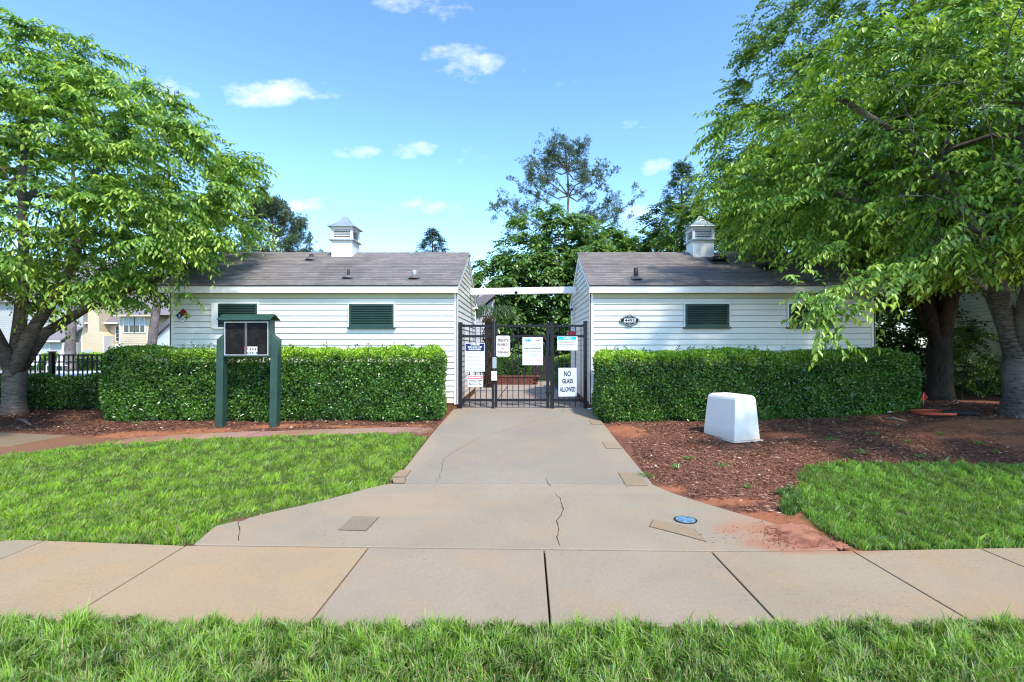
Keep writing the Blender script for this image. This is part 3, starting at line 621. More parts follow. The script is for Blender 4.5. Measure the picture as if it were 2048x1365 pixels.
def cupola(house, cx, zb):
    y = 13.0; t = part('cupola', MB().box(cx-.265, cx+.265, y-.265, y+.265, zb-.35, zb+.30), M['trim'], house)
    t2 = part('ledge', MB().box(cx-.315, cx+.315, y-.315, y+.315, zb+.30, zb+.33), M['galv'], t)
    c = MB()
    for sx in (-1, 1):
        for sy in (-1, 1): c.box(cx+sx*.245-.03, cx+sx*.245+.03, y+sy*.245-.03, y+sy*.245+.03, zb+.33, zb+.60)
    c.box(cx-.275, cx+.275, y-.275, y+.275, zb+.585, zb+.66).box(cx-.272, cx+.272, y-.272, y+.272, zb+.33, zb+.355)
    part('louver_frame', c, M['trim'], t)
    part('core', MB().box(cx-.20, cx+.20, y-.20, y+.20, zb+.33, zb+.6), M['vent_dark'], t)
    for i in range(5):
        za = zb + .365 + i * .045
        for s_ in (-1, 1):
            part('slat', MB().prism([(y+s_*.262, za), (y+s_*.264, za+.010), (y+s_*.215, za+.040), (y+s_*.213, za+.030)], 'x', cx-.21, cx+.21), M['trim'], t)
            part('slat', MB().prism([(cx+s_*.262, za), (cx+s_*.264, za+.010), (cx+s_*.215, za+.040), (cx+s_*.213, za+.030)], 'y', y-.21, y+.21), M['trim'], t)
    rf = MB(); prof = [(.355, .650), (.350, .668), (.265, .715), (.18, .785), (.115, .865), (.07, .93), (.045, .97), (.0, .985)]; vs = []; fs = []
    for r_, h in prof:
        for k in range(4): vs.append((cx + r_ * (1, 1, -1, -1)[k], y + r_ * (-1, 1, 1, -1)[k], zb + h))
    for i in range(len(prof) - 1):
        for k in range(4): fs.append((4*i+k, 4*i+(k+1)%4, 4*i+4+(k+1)%4, 4*i+4+k))
    fs.append((3, 2, 1, 0)); rf.add(vs, fs); part('cupola_roof', rf, M['galv'], t)
cupola(hl, -4.60, 4.12); cupola(hr, 4.61, 4.12)
def pipe(house, px, py_base, mat_p, h=.16, rr=.045):
    for Y in np.arange(10.8, 12.95, 0.01):
        if CAMH + (HY - py_base) * Y / FPX <= ztf(Y) + .02: break
    x = (px - VX) * Y / FPX; z = ztf(Y)
    b = part('vent_pipe', MB().tube([(x, Y, z), (x, Y, z + h)], rr, 12), mat_p, house, smooth=True)
    part('boot', MB().tube([(x, Y - .01, z - .03), (x, Y, z + .02), (x, Y, z + .075)], [.15, .12, rr + .012], 12), M['flash'], b, smooth=True)
    part('flashing', MB().prism([(Y-.17, ztf(Y-.17)+.016), (Y+.12, ztf(Y+.12)+.016), (Y+.12, ztf(Y+.12)+.02), (Y-.17, ztf(Y-.17)+.02)], 'x', x-.17, x+.17), M['flash'], b)
pipe(hl, 697, 555, M['vent_dark'], .19, .03); pipe(hl, 829, 556, M['vent_grey'], .19, .045); pipe(hl, 623, 519, M['vent_dark'], .14, .05)
pipe(hr, 1272, 558, M['vent_dark'], .26, .05)
def boxvent(house, px, py):
    for Y in np.arange(10.8, 12.95, 0.01):
        if CAMH + (HY - py) * Y / FPX <= ztf(Y) + .02: break
    x = (px - VX) * Y / FPX; z = ztf(Y)
    b = part('box_vent', MB().box(x-.17, x+.17, Y-.16, Y+.16, z+.04, z+.125), M['vent_dark'], house, bevel=.01)
    part('flashing', MB().prism([(Y-.2, ztf(Y-.2)+.016), (Y+.2, ztf(Y+.2)+.016), (Y+.2, ztf(Y+.2)+.05), (Y-.2, ztf(Y-.2)+.05)], 'x', x-.2, x+.2), M['vent_dark'], b)
boxvent(hr, 1435, 523); boxvent(hr, 1537, 537)

# beam over the gate, cameras, downpipe end, red device
bx = thing('beam', 'white boxed beam spanning the passage between the two pool houses', 'beam', (-1.41, 13.6, 3.2))
part('beam_box', MB().add([(-1.41,13.52,3.12),(1.465,13.52,3.17),(1.465,13.68,3.17),(-1.41,13.68,3.12),(-1.41,13.52,3.29),(1.465,13.52,3.345),(1.465,13.68,3.345),(-1.41,13.68,3.29)],
     [(0,3,2,1),(4,5,6,7),(0,1,5,4),(1,2,6,5),(2,3,7,6),(3,0,4,7)]), M['trim'], bx, bevel=.006)
def seccam(label, p, d):
    c = thing('security_camera', label, 'camera', p, 0, 'security cameras over the passage'); p = Vector(p); d = Vector(d)
    part('mount', MB().tube([p, p + d * .07], .035, 10), M['white_plastic'], c)
    part('housing', MB().tube([p + d*.06 + Vector((0,0,.03)), p + d*.09 + Vector((0,-.04,0)), p + d*.09 + Vector((0,-.10,-.03))], [.04, .05, .045], 12), M['white_plastic'], c, True)
    part('lens', MB().tube([p + d*.09 + Vector((0,-.101,-.031)), p + d*.09 + Vector((0,-.125,-.045))], .038, 12), M['black_rubber'], c)
seccam('small security camera on the middle of the white beam', (-0.17, 13.50, 3.19), (0, -1, 0))
seccam('small security camera on the left passage wall below the beam', (-1.40, 14.3, 2.80), (1, 0, 0))
seccam('small security camera on the right passage wall below the beam', (1.455, 14.0, 2.79), (-1, 0, 0))
rd_ = thing('alarm_box', 'red rounded safety box on the right passage wall behind the gate', 'safety box', (1.46, 13.9, 1.85))
part('housing', MB().prism([(1.46,1.95),(1.46,2.10),(1.43,2.15),(1.30,2.16),(1.26,2.12),(1.25,2.02),(1.34,2.02),(1.36,1.80),(1.42,1.78),(1.46,1.82)], 'y', 13.83, 13.97), M['red_enamel'], rd_, bevel=.012)
part('base_knob', MB().tube([(1.40,13.9,1.79),(1.40,13.9,1.73)], [.05,.035], 10), M['dark_red'], rd_)
part('cable', MB().tube([(1.452,14.1,2.95),(1.452,14.1,2.0)], .008, 6), M['vent_grey'], rd_)
dp = thing('drain_hose', 'thin white drain hose curling from the right pool house corner by the gate', 'hose', (1.50, 10.86, .36))
part('tube', MB().tube([(1.55,10.86,.52),(1.55,10.83,.44),(1.53,10.80,.39),(1.46,10.78,.375),(1.40,10.78,.372)], .012, 8), M['white_plastic'], dp, True)

# ------------------------------------------------------------------ gate
GY = 10.99; pxm = GY / FPX
def gx(px): return (px - VX) * pxm
def gz(py): return CAMH + (HY - py) * pxm
def bar(mb, x0, x1, z0, z1, t=.022): return mb.box(x0, x1, GY - t/2, GY + t/2, z0, z1)
def fpanel(name, label, cat, posts, rails_x, pickets, ptop=None):
    t = thing(name, label, cat, (posts[0][0], GY, .36), 0, 'black metal entrance fence and gate')
    for (a, b, z1, z0) in posts:
        p = part('post', MB().box(a, b, GY - .035, GY + .035, z0, z1), M['iron'], t, bevel=.004)
        part('cap', MB().box(a - .006, b + .006, GY - .041, GY + .041, z1 + .001, z1 + .016), M['iron'], p, bevel=.004)
    for (za, zb) in ((gz(654.5), gz(650)), (gz(675.5), gz(670.5)), (gz(803.5), gz(798))):
        part('rail', MB().box(rails_x[0], rails_x[1], GY - .016, GY + .016, za, zb), M['iron'], t)
    me = MB().box(-.0085, .0085, -.0085, .0085, 0, gz(652) - gz(814)).mesh('picket', M['iron'])
    for px in pickets:
        o = link('picket', me, t, (gx(px) - t.location.x, 0, gz(814) - t.location.z))
    return t
fl = fpanel('fence_panel', 'black metal fence panel between the left pool house and the gate', 'fence', [(gx(917), gx(924.5), gz(646.5), .34), (gx(983.5), gx(988), gz(646), .34)], (gx(924.5), gx(983.5)), (928, 939.3, 950.3, 961.3, 972.6))
gt = fpanel('gate', 'black metal swing gate in the middle of the entrance, two signs wired on', 'gate', [(gx(989), gx(994.5), gz(647), gz(814)), (gx(1092.5), gx(1098.5), gz(647), gz(815))], (gx(994.5), gx(1092.5)), (1003.5, 1014.6, 1025.8, 1037, 1048.2, 1059.4, 1070.6, 1081.8))
fr_ = fpanel('fence_panel', 'black metal fence panel between the gate and the right pool house', 'fence', [(gx(1100.5), gx(1108), gz(646), .34), (gx(1167), gx(1174), gz(644), .34)], (gx(1108), gx(1167)), (1117.3, 1128.4, 1139.5, 1150.7, 1162))
part('keypad', MB().box(gx(985), gx(993.5), GY - .085, GY - .036, gz(737), gz(715)), M['vent_grey'], gt, bevel=.01)
part('lock_box', MB().box(gx(983.3), gx(994.3), GY - .12, GY - .036, gz(761), gz(742.5)), M['white_plastic'], gt, bevel=.006)
part('closer_arm', MB().tube([(gx(997), GY-.03, gz(797)), (gx(1006), GY+.25, gz(785)), (gx(1013), GY+.6, gz(778))], .008, 6), M['iron'], gt)
part('latch', MB().box(gx(1090), gx(1106), GY - .05, GY - .036, gz(787), gz(783.5)).box(gx(1096), gx(1098), GY-.06, GY-.036, gz(790), gz(781)).tube([(gx(1093), GY-.05, gz(784)), (gx(1097), GY-.06, gz(789)), (gx(1101), GY-.05, gz(784))], .006, 6), M['iron'], gt)
part('hinge', MB().box(gx(1097), gx(1102), GY - .03, GY + .02, gz(668), gz(660)).box(gx(1097), gx(1102), GY - .03, GY + .02, gz(745), gz(738)), M['iron'], gt)

SY = GY - .045
def sign(name, label, px0, px1, py0, py1, m_, grp='signs on the entrance gate', rounded=0.0, tilt=0.0):
    cx, cz = (gx(px0)+gx(px1))/2, (gz(py0)+gz(py1))/2; w_, h_ = (gx(px1)-gx(px0))/2, (gz(py0)-gz(py1))/2
    t = thing(name, label, 'sign', (cx, SY, cz), 0, grp); t.rotation_euler = (0, tilt, 0)
    if rounded:
        pts = []
        for (sx, sz, a0) in ((1,1,0),(-1,1,90),(-1,-1,180),(1,-1,270)):
            for k in range(5):
                a = math.radians(a0 + k*22.5); pts.append((sx*(w_-rounded)+rounded*math.cos(a), sz*(h_-rounded)+rounded*math.sin(a)))
        me = MB().prism(pts, 'y', -.003, .003).mesh('plate', m_)
    else: me = MB().box(-w_, w_, -.003, .003, -h_, h_).mesh('plate', m_)
    link('plate', me, t); return t, w_, h_
def stext(t, body, x, z, w_, h_, m_, y=-.0055): o = link('lettering', text_mesh(body, w_, h_, m_), t, (x, y, z)); return o
def sbox(t, name, x0, x1, z0, z1, m_, y=-.0042):
    return link(name, MB().box(x0, x1, y-.0006, y+.0006, z0, z1).mesh(name, m_), t)
def fineprint(t, x0, x1, rows, m_, h=.008, seed=0, centre=False, jag=.25):
    r_ = random.Random(seed); mb = MB()
    for z in rows:
        a, b = x0, x1 - (x1-x0) * (r_.random()*jag)
        if centre: d = (x1-x0)*r_.uniform(.02, .25); a, b = x0+d, x1-d
        x = a
        while x < b:
            w_ = r_.uniform(.010, .034); e = min(x + w_, b); mb.box(x, e, -.0066, -.0054, z-h/2, z+h/2); x = e + .007
    return link('small_print', mb.mesh('small_print', m_), t)
# rules sign
t, w_, h_ = sign('rules_sign', 'white rules sign with navy header hung on the left fence panel', 930.5, 970, 686.5, 743.5, M['sign_white'])
sbox(t, 'frame', -w_+.015, w_-.015, -h_+.012, h_-.012, M['ink_grey'], -.0036)
sbox(t, 'body_panel', -w_+.024, w_-.024, -h_+.022, h_-.16, M['sign_white'], -.0046)
sbox(t, 'header', -w_+.012, w_-.012, h_-.175, h_-.012, M['navy'], -.0052)
hdr = MB(); rr_ = random.Random(4)
for z, a, b in ((h_-.040, -.09, .10), (h_-.088, -.155, .155), (h_-.137, -.135, .125)):
    x = a
    while x < b: wq = rr_.uniform(.014, .04); hdr.box(x, min(x+wq, b), -.0068, -.0060, z-.014, z+.014); x += wq + .009
link('header_print', hdr.mesh('header_print', M['sign_white']), t)
fineprint(t, -w_+.04, w_-.04, [h_-.205-.0295*i for i in range(13)], M['ink_grey'], .008, 2)
for dx_ in (-.03, .065): part('hanger', MB().tube([(t.location.x+dx_, SY-.012, t.location.z+h_+.01), (t.location.x+dx_, SY-.012, t.location.z+h_-.05)], [.022,.028], 8), M['white_plastic'], t)
t, w_, h_ = sign('smoking_sign', 'small white sign with red band about smoking low on the left fence panel', 936, 966.5, 751, 773.5, M['sign_white'])
sbox(t, 'red_band', -w_+.01, w_-.01, h_-.082, h_-.012, M['red_print'])
hd = fineprint(t, -w_+.02, w_-.04, [h_-.046], M['sign_white'], .035, 5, jag=.0); hd.location.y = -.0015
stext(t, 'Smoking', -.055, h_-.122, .16, .045, M['ink']); stext(t, 'Beyond', -.07, h_-.190, .14, .045, M['ink']); stext(t, 'or Bay', .08, h_-.190, .12, .042, M['ink'])
link('cigarette_mark', MB().prism([(.055,h_-.112),(.075,h_-.10),(.095,h_-.118),(.125,h_-.098),(.142,h_-.10),(.135,h_-.122),(.10,h_-.128),(.085,h_-.14),(.07,h_-.13)], 'y', -.0055, -.0045).mesh('cigarette_mark', M['ink']), t)
sg = thing('zip_tag', 'small white tag hanging below the navy headed rules sign', 'tag', (gx(944), SY, gz(747)))
part('tag_plate', MB().box(gx(941), gx(947), SY-.002, SY+.002, gz(751), gz(743.6)), M['sign_white'], sg)
# private property
t, w_, h_ = sign('private_property_sign', 'portrait private property no trespassing sign with rounded corners on the gate', 992.5, 1020, 672, 713.5, M['sign_cream'], rounded=.035, tilt=math.radians(0.6))
bd = MB()
for (a, b, c, d) in ((-w_+.03, w_-.03, h_-.020, h_-.014), (-w_+.03, w_-.03, -h_+.014, -h_+.020)): bd.box(a, b, -.0045, -.0035, c, d)
for (a, b) in ((-w_+.012, -w_+.018), (w_-.018, w_-.012)): bd.box(a, b, -.0045, -.0035, -h_+.035, h_-.035)
link('border', bd.mesh('border', M['ink_grey']), t)
stext(t, 'PRIVATE', 0, .125, .215, .070, M['ink_brown']); stext(t, 'PROPERTY', 0, .028, .245, .066, M['ink_brown']); stext(t, 'NO', 0, -.052, .065, .038, M['ink_brown']); stext(t, 'TRESPASSING', 0, -.135, .250, .050, M['ink_brown'])
# management sign
t, w_, h_ = sign('management_sign', 'large white notice with blue wave logo in the centre of the gate', 1045, 1085.5, 675, 730.5, M['sign_white'])
def arc_poly(cx, cz, rx, rz, a0, a1, th, n=14):
    o_ = [(cx + rx*math.cos(math.radians(a0+(a1-a0)*i/n)), cz + rz*math.sin(math.radians(a0+(a1-a0)*i/n))) for i in range(n+1)]
    i_ = [(cx + (rx-th)*math.cos(math.radians(a0+(a1-a0)*i/n)), cz + (rz-th)*math.sin(math.radians(a0+(a1-a0)*i/n))) for i in range(n+1)]
    return o_ + i_[::-1]
lg = MB().prism(arc_poly(-.105, h_-.085, .085, .062, 0, 180, .035), 'y', -.0046, -.0034); link('logo_arc', lg.mesh('logo_arc', M['logo_light']), t)
lg = MB()
for cx_ in (-.135, -.095, -.06): lg.prism([(cx_-.030, h_-.090), (cx_, h_-.045), (cx_+.030, h_-.090), (cx_+.012, h_-.085), (cx_, h_-.098), (cx_-.012, h_-.085)], 'y', -.0056, -.0047)
link('logo_peaks', lg.mesh('logo_peaks', M['logo_blue']), t)
stext(t, 'CAMS', .105, h_-.065, .13, .04, M['ink_grey']); 
fineprint(t, -w_+.02, w_-.02, [h_-.165, h_-.215, h_-.305], M['ink_grey'], .012, 8, jag=.05)
fineprint(t, -w_+.03, w_-.03, [h_-.245], M['ink'], .014, 9, jag=.05)
fineprint(t, -w_+.05, w_-.05, [h_-.36, h_-.385, h_-.405, h_-.43], M['ink_grey'], .007, 10, True); fineprint(t, -w_+.02, w_-.02, [-h_+.03], M['ink_grey'], .007, 11)
# notice
t, w_, h_ = sign('notice_sign', 'white notice sign with turquoise header high on the right fence panel', 1114.5, 1154.5, 673.5, 701, M['sign_white'])
sbox(t, 'header', -w_+.015, w_-.03, h_-.072, h_-.008, M['teal']); stext(t, 'NOTICE', 0, h_-.040, .17, .042, M['sign_white'])
fineprint(t, -w_+.03, w_-.04, [h_-.10], M['ink_grey'], .010, 12); fineprint(t, -w_+.07, w_-.07, [h_-.125], M['ink_brown'], .012, 13, jag=.02); fineprint(t, -w_+.02, w_-.02, [h_-.178], M['ink_grey'], .012, 14, jag=.02)
fineprint(t, -w_+.05, w_-.06, [h_-.21], M['ink_grey'], .012, 15); fineprint(t, -w_+.05, w_-.06, [h_-.25], M['ink_grey'], .008, 16, True)
# no glass
t, w_, h_ = sign('no_glass_sign', 'pale sign reading NO GLASS ALLOWED low on the right fence panel', 1116.5, 1153, 736, 793, M['sign_grey'], tilt=math.radians(-0.5))
stext(t, 'NO', 0, .185, .150, .115, M['ink']); stext(t, 'GLASS', 0, .025, .235, .105, M['ink']); stext(t, 'ALLOWED', 0, -.155, .345, .110, M['ink'])
for bz in (h_-.02, -h_+.02): sbox(t, 'bolt', -.01, .01, bz-.01, bz+.01, M['alu'])

# number plaque
PQ = 10.90; k_ = PQ/FPX
pc = W(1259, 641.5, 10.855)
t = thing('number_plaque', 'oval black house number plaque on the right pool house wall', 'plaque', pc)
pts = []
for k in range(48):
    a = 2*math.pi*k/48; c, s = math.cos(a), math.sin(a)
    x = .215*(abs(c)**.9)*(1 if c>0 else -1); z = (.075 + .058*math.exp(-(x/.085)**2))*(abs(s)**.75)*(1 if s>0 else -1); pts.append((x, z))
link('plate', MB().prism(pts, 'y', -.012, .006).mesh('plate', M['ink']), t)
rim = MB(); sc2 = [(x*.94, z*.90) for x, z in pts]; sc3 = [(x*.90, z*.84) for x, z in pts]
for k in range(48):
    j = (k+1) % 48; rim.add([(sc2[k][0],-.0135,sc2[k][1]),(sc2[j][0],-.0135,sc2[j][1]),(sc3[j][0],-.0135,sc3[j][1]),(sc3[k][0],-.0135,sc3[k][1])], [(0,1,2,3)])
link('rim_line', rim.mesh('rim_line', M['alu']), t)
link('number_field', MB().prism([(-.13,-.042),(.12,-.042),(.14,.042),(-.11,.042)], 'y', -.0155, -.0125).mesh('number_field', M['sign_white']), t)
stext(t, '4493', 0.0, 0, .215, .066, M['ink'], y=-.0165)
for sz in (-1, 1): link('ornament', MB().prism([(-.05, sz*.065), (0, sz*.088), (.05, sz*.065), (0, sz*.072)], 'y', -.0150, -.0125).mesh('ornament', M['alu']), t)
# hazard diamond
dc = W(366, 632, 10.862)
t = thing('hazard_diamond', 'four colour hazard diamond sign on the left end of the left pool house', 'sign', dc, 0); t.rotation_euler = (0, math.radians(3), 0)
D = .158
link('plate', MB().prism([(0,D),(D,0),(0,-D),(-D,0)], 'y', -.004, .004).mesh('plate', M['ink']), t)
q = D/2 - .004
for nm, cx_, cz_, mm in (('red_field', 0, D/2, 'dark_red'), ('blue_field', -D/2, 0, 'blue_print'), ('yellow_field', D/2, 0, 'yellow_print'), ('white_field', 0, -D/2, 'sign_white')):
    link(nm, MB().prism([(cx_, cz_+q), (cx_+q, cz_), (cx_, cz_-q), (cx_-q, cz_)], 'y', -.0052, -.0040).mesh(nm, M[mm]), t)
stext(t, '3', -D/2, 0, .045, .075, M['logo_light'], -.0060); stext(t, '2', D/2, 0, .050, .085, M['ink'], -.0060); stext(t, 'OXY', 0, -D/2+.008, .085, .032, M['ink'], -.0060)

# ------------------------------------------------------------------ notice board
nx0, ny0 = G(495, 852); t = thing('notice_board', 'dark green outdoor notice board on two posts in front of the left hedge', 'notice board', (nx0, ny0, .24), math.radians(-3))
def loc(name, mb, m_, parent, bevel=0.0, smooth=False):
    o = link(name, mb.mesh(name, m_, smooth=smooth), parent)
    if bevel: b = o.modifiers.new('bevel', 'BEVEL'); b.width = bevel; b.segments = 2; b.limit_method = 'ANGLE'
    return o
for sx in (-1, 1):
    xb = sx*.515; xt = xb + .035; mb = MB(); w2 = .068
    top_in, top_out = 1.71, 1.60
    xa0, xa1 = xb - w2, xb + w2; xc0, xc1 = xt - w2, xt + w2
    ti = [(xc0, top_out if sx < 0 else top_in), (xc1, top_in if sx < 0 else top_out)]
    mb.add([(xa0,-w2,-.15),(xa1,-w2,-.15),(xa1,w2,-.15),(xa0,w2,-.15),(ti[0][0],-w2,ti[0][1]),(ti[1][0],-w2,ti[1][1]),(ti[1][0],w2,ti[1][1]),(ti[0][0],w2,ti[0][1])],
           [(0,3,2,1),(4,5,6,7),(0,1,5,4),(1,2,6,5),(2,3,7,6),(3,0,4,7)])
    loc('post', mb, M['green_paint'], t, .004)
cxx = .04; cs = loc('cabinet', MB().box(cxx-.445, cxx+.445, -.085, .075, 1.28, 1.965), M['green_paint'], t, .004)
loc('backboard', MB().box(cxx-.40, cxx+.40, -.093, -.086, 1.325, 1.915), M['panel'], t)
fr = MB(); b = .014
fr.box(cxx-.415, cxx+.415, -.105, -.092, 1.915, 1.93).box(cxx-.415, cxx+.415, -.105, -.092, 1.312, 1.325).box(cxx-.415, cxx-.402, -.105, -.092, 1.325, 1.915).box(cxx+.402, cxx+.415, -.105, -.092, 1.325, 1.915)
loc('door_frame', fr, M['alu'], t)
loc('meeting_strip', MB().box(cxx-.03, cxx+.012, -.101, -.094, 1.325, 1.915), simple('smoky_strip', (.10,.095,.09), .2, .6), t)
loc('roof', MB().prism([(-.20, 1.955), (-.03, 2.055), (.17, 1.955), (.17, 1.972), (-.03, 2.075), (-.20, 1.972)], 'x', cxx-.50, cxx+.50), M['green_paint'], t, .003)
ntc = thing('flyer', 'small white and pink flyer pinned in the notice board, lower middle', 'flyer', (nx0+cxx-.0+.075, ny0-.102, .24+1.40), math.radians(-3))
link('paper', MB().box(-.115, .125, -.001, .001, -.072, .072).mesh('paper', M['sign_white']), ntc)
link('pink_spot', MB().tube([(-.085,-.002,.035),(-.085,-.0035,.035)], .034, 14).mesh('pink_spot', M['pink']), ntc)
mb = MB(); r_ = random.Random(3)
for i in range(3): mb.box(-.02+i*.05, .005+i*.05, -.0022, -.001, .01, .04)
x = -.10
while x < .11: wq = r_.uniform(.012, .03); mb.box(x, x+wq, -.0022, -.001, -.058, -.032); x += wq+.01
link('print', mb.mesh('print', M['ink']), ntc)

# ------------------------------------------------------------------ white pedestal cover
bx0, by0 = G(1469, 888)
t = thing('utility_cover', 'white tapered plastic utility cover standing on the mulch', 'utility cover', (bx0, by0, float(tz(bx0, by0)) + .01), math.radians(19))
# local: x along the narrow face, y along the long face, front corner at the origin
rings = [(0.0, 0.0, .56, .80), (.035, .035, .525, .765), (.035, .055, .52, .76), (.055, .35, .47, .735), (.085, .66, .43, .70), (.10, .715, .405, .675), (.13, .745, .37, .64)]
def ring(inx, z, x1, y1):
    return [(inx, inx*.6, z), (x1, inx*.6, z), (x1, y1, z), (inx, y1, z)]
vs = []; fs = []
prof = [(0.02, .02, .045, .03), (0.02, .05, .045, .03), (.045, .36, .07, .05), (.072, .68, .095, .075), (.085, .715, .11, .09), (.12, .745, .15, .13)]
for k, (x0_, z_, _, y0_) in enumerate(prof):
    vs += [(x0_, y0_*.8, z_), (.56 - x0_ , y0_*.8, z_), (.56 - x0_, .80 - y0_, z_), (x0_, .80 - y0_, z_)]
for k in range(len(prof) - 1):
    for j in range(4): fs.append((4*k+j, 4*k+(j+1)%4, 4*k+4+(j+1)%4, 4*k+4+j))
fs.append((0,3,2,1)); n_ = 4*(len(prof)-1); fs.append((n_, n_+1, n_+2, n_+3))
m_stain, nn_ = mat('stained_white_plastic'); P_ = pos(nn_); s_ = nn_.n('ShaderNodeSeparateXYZ', ins={0: P_})
zz_ = nn_.m('ADD', s_.outputs[2], nn_.m('MULTIPLY', nn_.noise(P_, 6, 4), 0.16))
finish(nn_, nn_.mix(nn_.ramp(zz_, .22, .46, .65, 0), nn_.mix(nn_.ramp(nn_.noise(P_, 3, 4), .4, .7, 0, .25), (.87,.82,.755), (.79,.74,.68)), (.60,.40,.27)), .42, .4, nn_.noise(P_, 40, 3), .04, .003)
loc('cover', MB().add(vs, fs), m_stain, t, .011)
loc('flange', MB().box(-.012, .572, -.015, .79, 0.0, .02), m_stain, t, .006)

# ------------------------------------------------------------------ leaves
def nrm(a): return a / np.maximum(np.linalg.norm(a, axis=-1, keepdims=True), 1e-9)
def leaf_arrays(base, d, up, L, Wd, full=True, curl=0.12, fold=0.18):
    d = nrm(d); s = nrm(np.cross(d, up)); n_ = np.cross(s, d); L = L[:, None]; Wd = Wd[:, None]; N = len(base)
    if full:
        m1 = base + d*L*.30; m2 = base + d*L*.66 - n_*L*curl*.35; tip = base + d*L - n_*L*curl
        f = n_*Wd*fold
        v = np.stack([base, m1 + s*Wd*.46 + f, m2 + s*Wd*.40 + f, tip, m2 - s*Wd*.40 + f, m1 - s*Wd*.46 + f], 1)
        i = np.arange(N)[:, None] * 6
        q = np.concatenate([i + np.array([[0, 1, 2, 3]]), i + np.array([[0, 3, 4, 5]])], 0); return v.reshape(-1, 3), q, None, 6
    m1 = base + d*L*.5; f = n_*Wd*fold
    v = np.stack([base, m1 + s*Wd*.5 + f, base + d*L, m1 - s*Wd*.5 + f], 1)
    i = np.arange(N)[:, None] * 4
    tr = np.concatenate([i + np.array([[0, 1, 2]]), i + np.array([[0, 2, 3]])], 0); return v.reshape(-1, 3), None, tr, 4
def leaf_obj(name, base, d, up, L, Wd, cols, m_, parent=None, full=True, **kw):
    v, q, tr, k = leaf_arrays(base, d, up, L, Wd, full, **kw)
    if parent is not None: v = v - np.array(wloc(parent))
    return link(name, raw_mesh(name, v, quads=q, tris=tr, mats=[m_], cols=np.repeat(cols, k, 0)), parent)
def mixc(a, b, t): t = np.asarray(t)[:, None]; return np.array(a)[None] * (1 - t) + np.array(b)[None] * t

# ------------------------------------------------------------------ trees
class Skel:
    def __init__(s): s.p = []; s.par = []; s.r = []; s.chains = []
    def path(s, start, pts, rads, name):
        idx = [start] if start is not None else []
        for p, r in zip(pts, rads):
            s.p.append(np.array(p, float)); s.par.append(idx[-1] if idx else -1); s.r.append(r); idx.append(len(s.p) - 1)
        s.chains.append((idx, name)); return idx
    def grow(s, targets, step=0.35, seed=0, sag=0.0, lift=0.15):
        r_ = np.random.default_rng(seed); P = np.array(s.p); tips = []
        P = [*s.p]; arr = np.zeros((len(P) + len(targets) * 14, 3)); n = len(P); arr[:n] = P
        for t in targets:
            dd = np.linalg.norm(arr[:n] - t, axis=1); j = int(np.argmin(dd)); L = dd[j]
            if L < 0.15: tips.append(j); continue
            pj = arr[j]; pp = s.par[j]; dirp = (pj - arr[pp]) if pp >= 0 else np.array([0, 0, 1.0]); dirp = dirp / (np.linalg.norm(dirp) + 1e-9)
            c = pj + dirp * L * .35 + np.array([0, 0, lift * L]); k = min(12, max(2, int(L / step))); idx = [j]
            for i in range(1, k + 1):
                u = i / k; q = (1-u)**2*pj + 2*u*(1-u)*c + u*u*t + r_.normal(0, .025, 3) * L * .5 * (u < 1)
                s.p.append(q); s.par.append(idx[-1]); s.r.append(0.0); arr[n] = q; n += 1; idx.append(len(s.p)-1)
            s.chains.append((idx, None)); tips.append(idx[-1])
        return tips
    def radii(s, rt=.007, ex=.47):
        n = len(s.p); cnt = np.zeros(n); has = np.zeros(n, bool)
        for i in range(n):
            if s.par[i] >= 0: has[s.par[i]] = True
        for i in range(n - 1, -1, -1):
            if not has[i]: cnt[i] += 1
            if s.par[i] >= 0: cnt[s.par[i]] += cnt[i]
        r = rt * cnt ** ex
        for i in range(n):
            if s.r[i] > 0: r[i] = s.r[i]
        for i in range(n):
            if s.r[i] == 0 and s.par[i] >= 0: r[i] = min(r[i], r[s.par[i]] * .9)
        return r
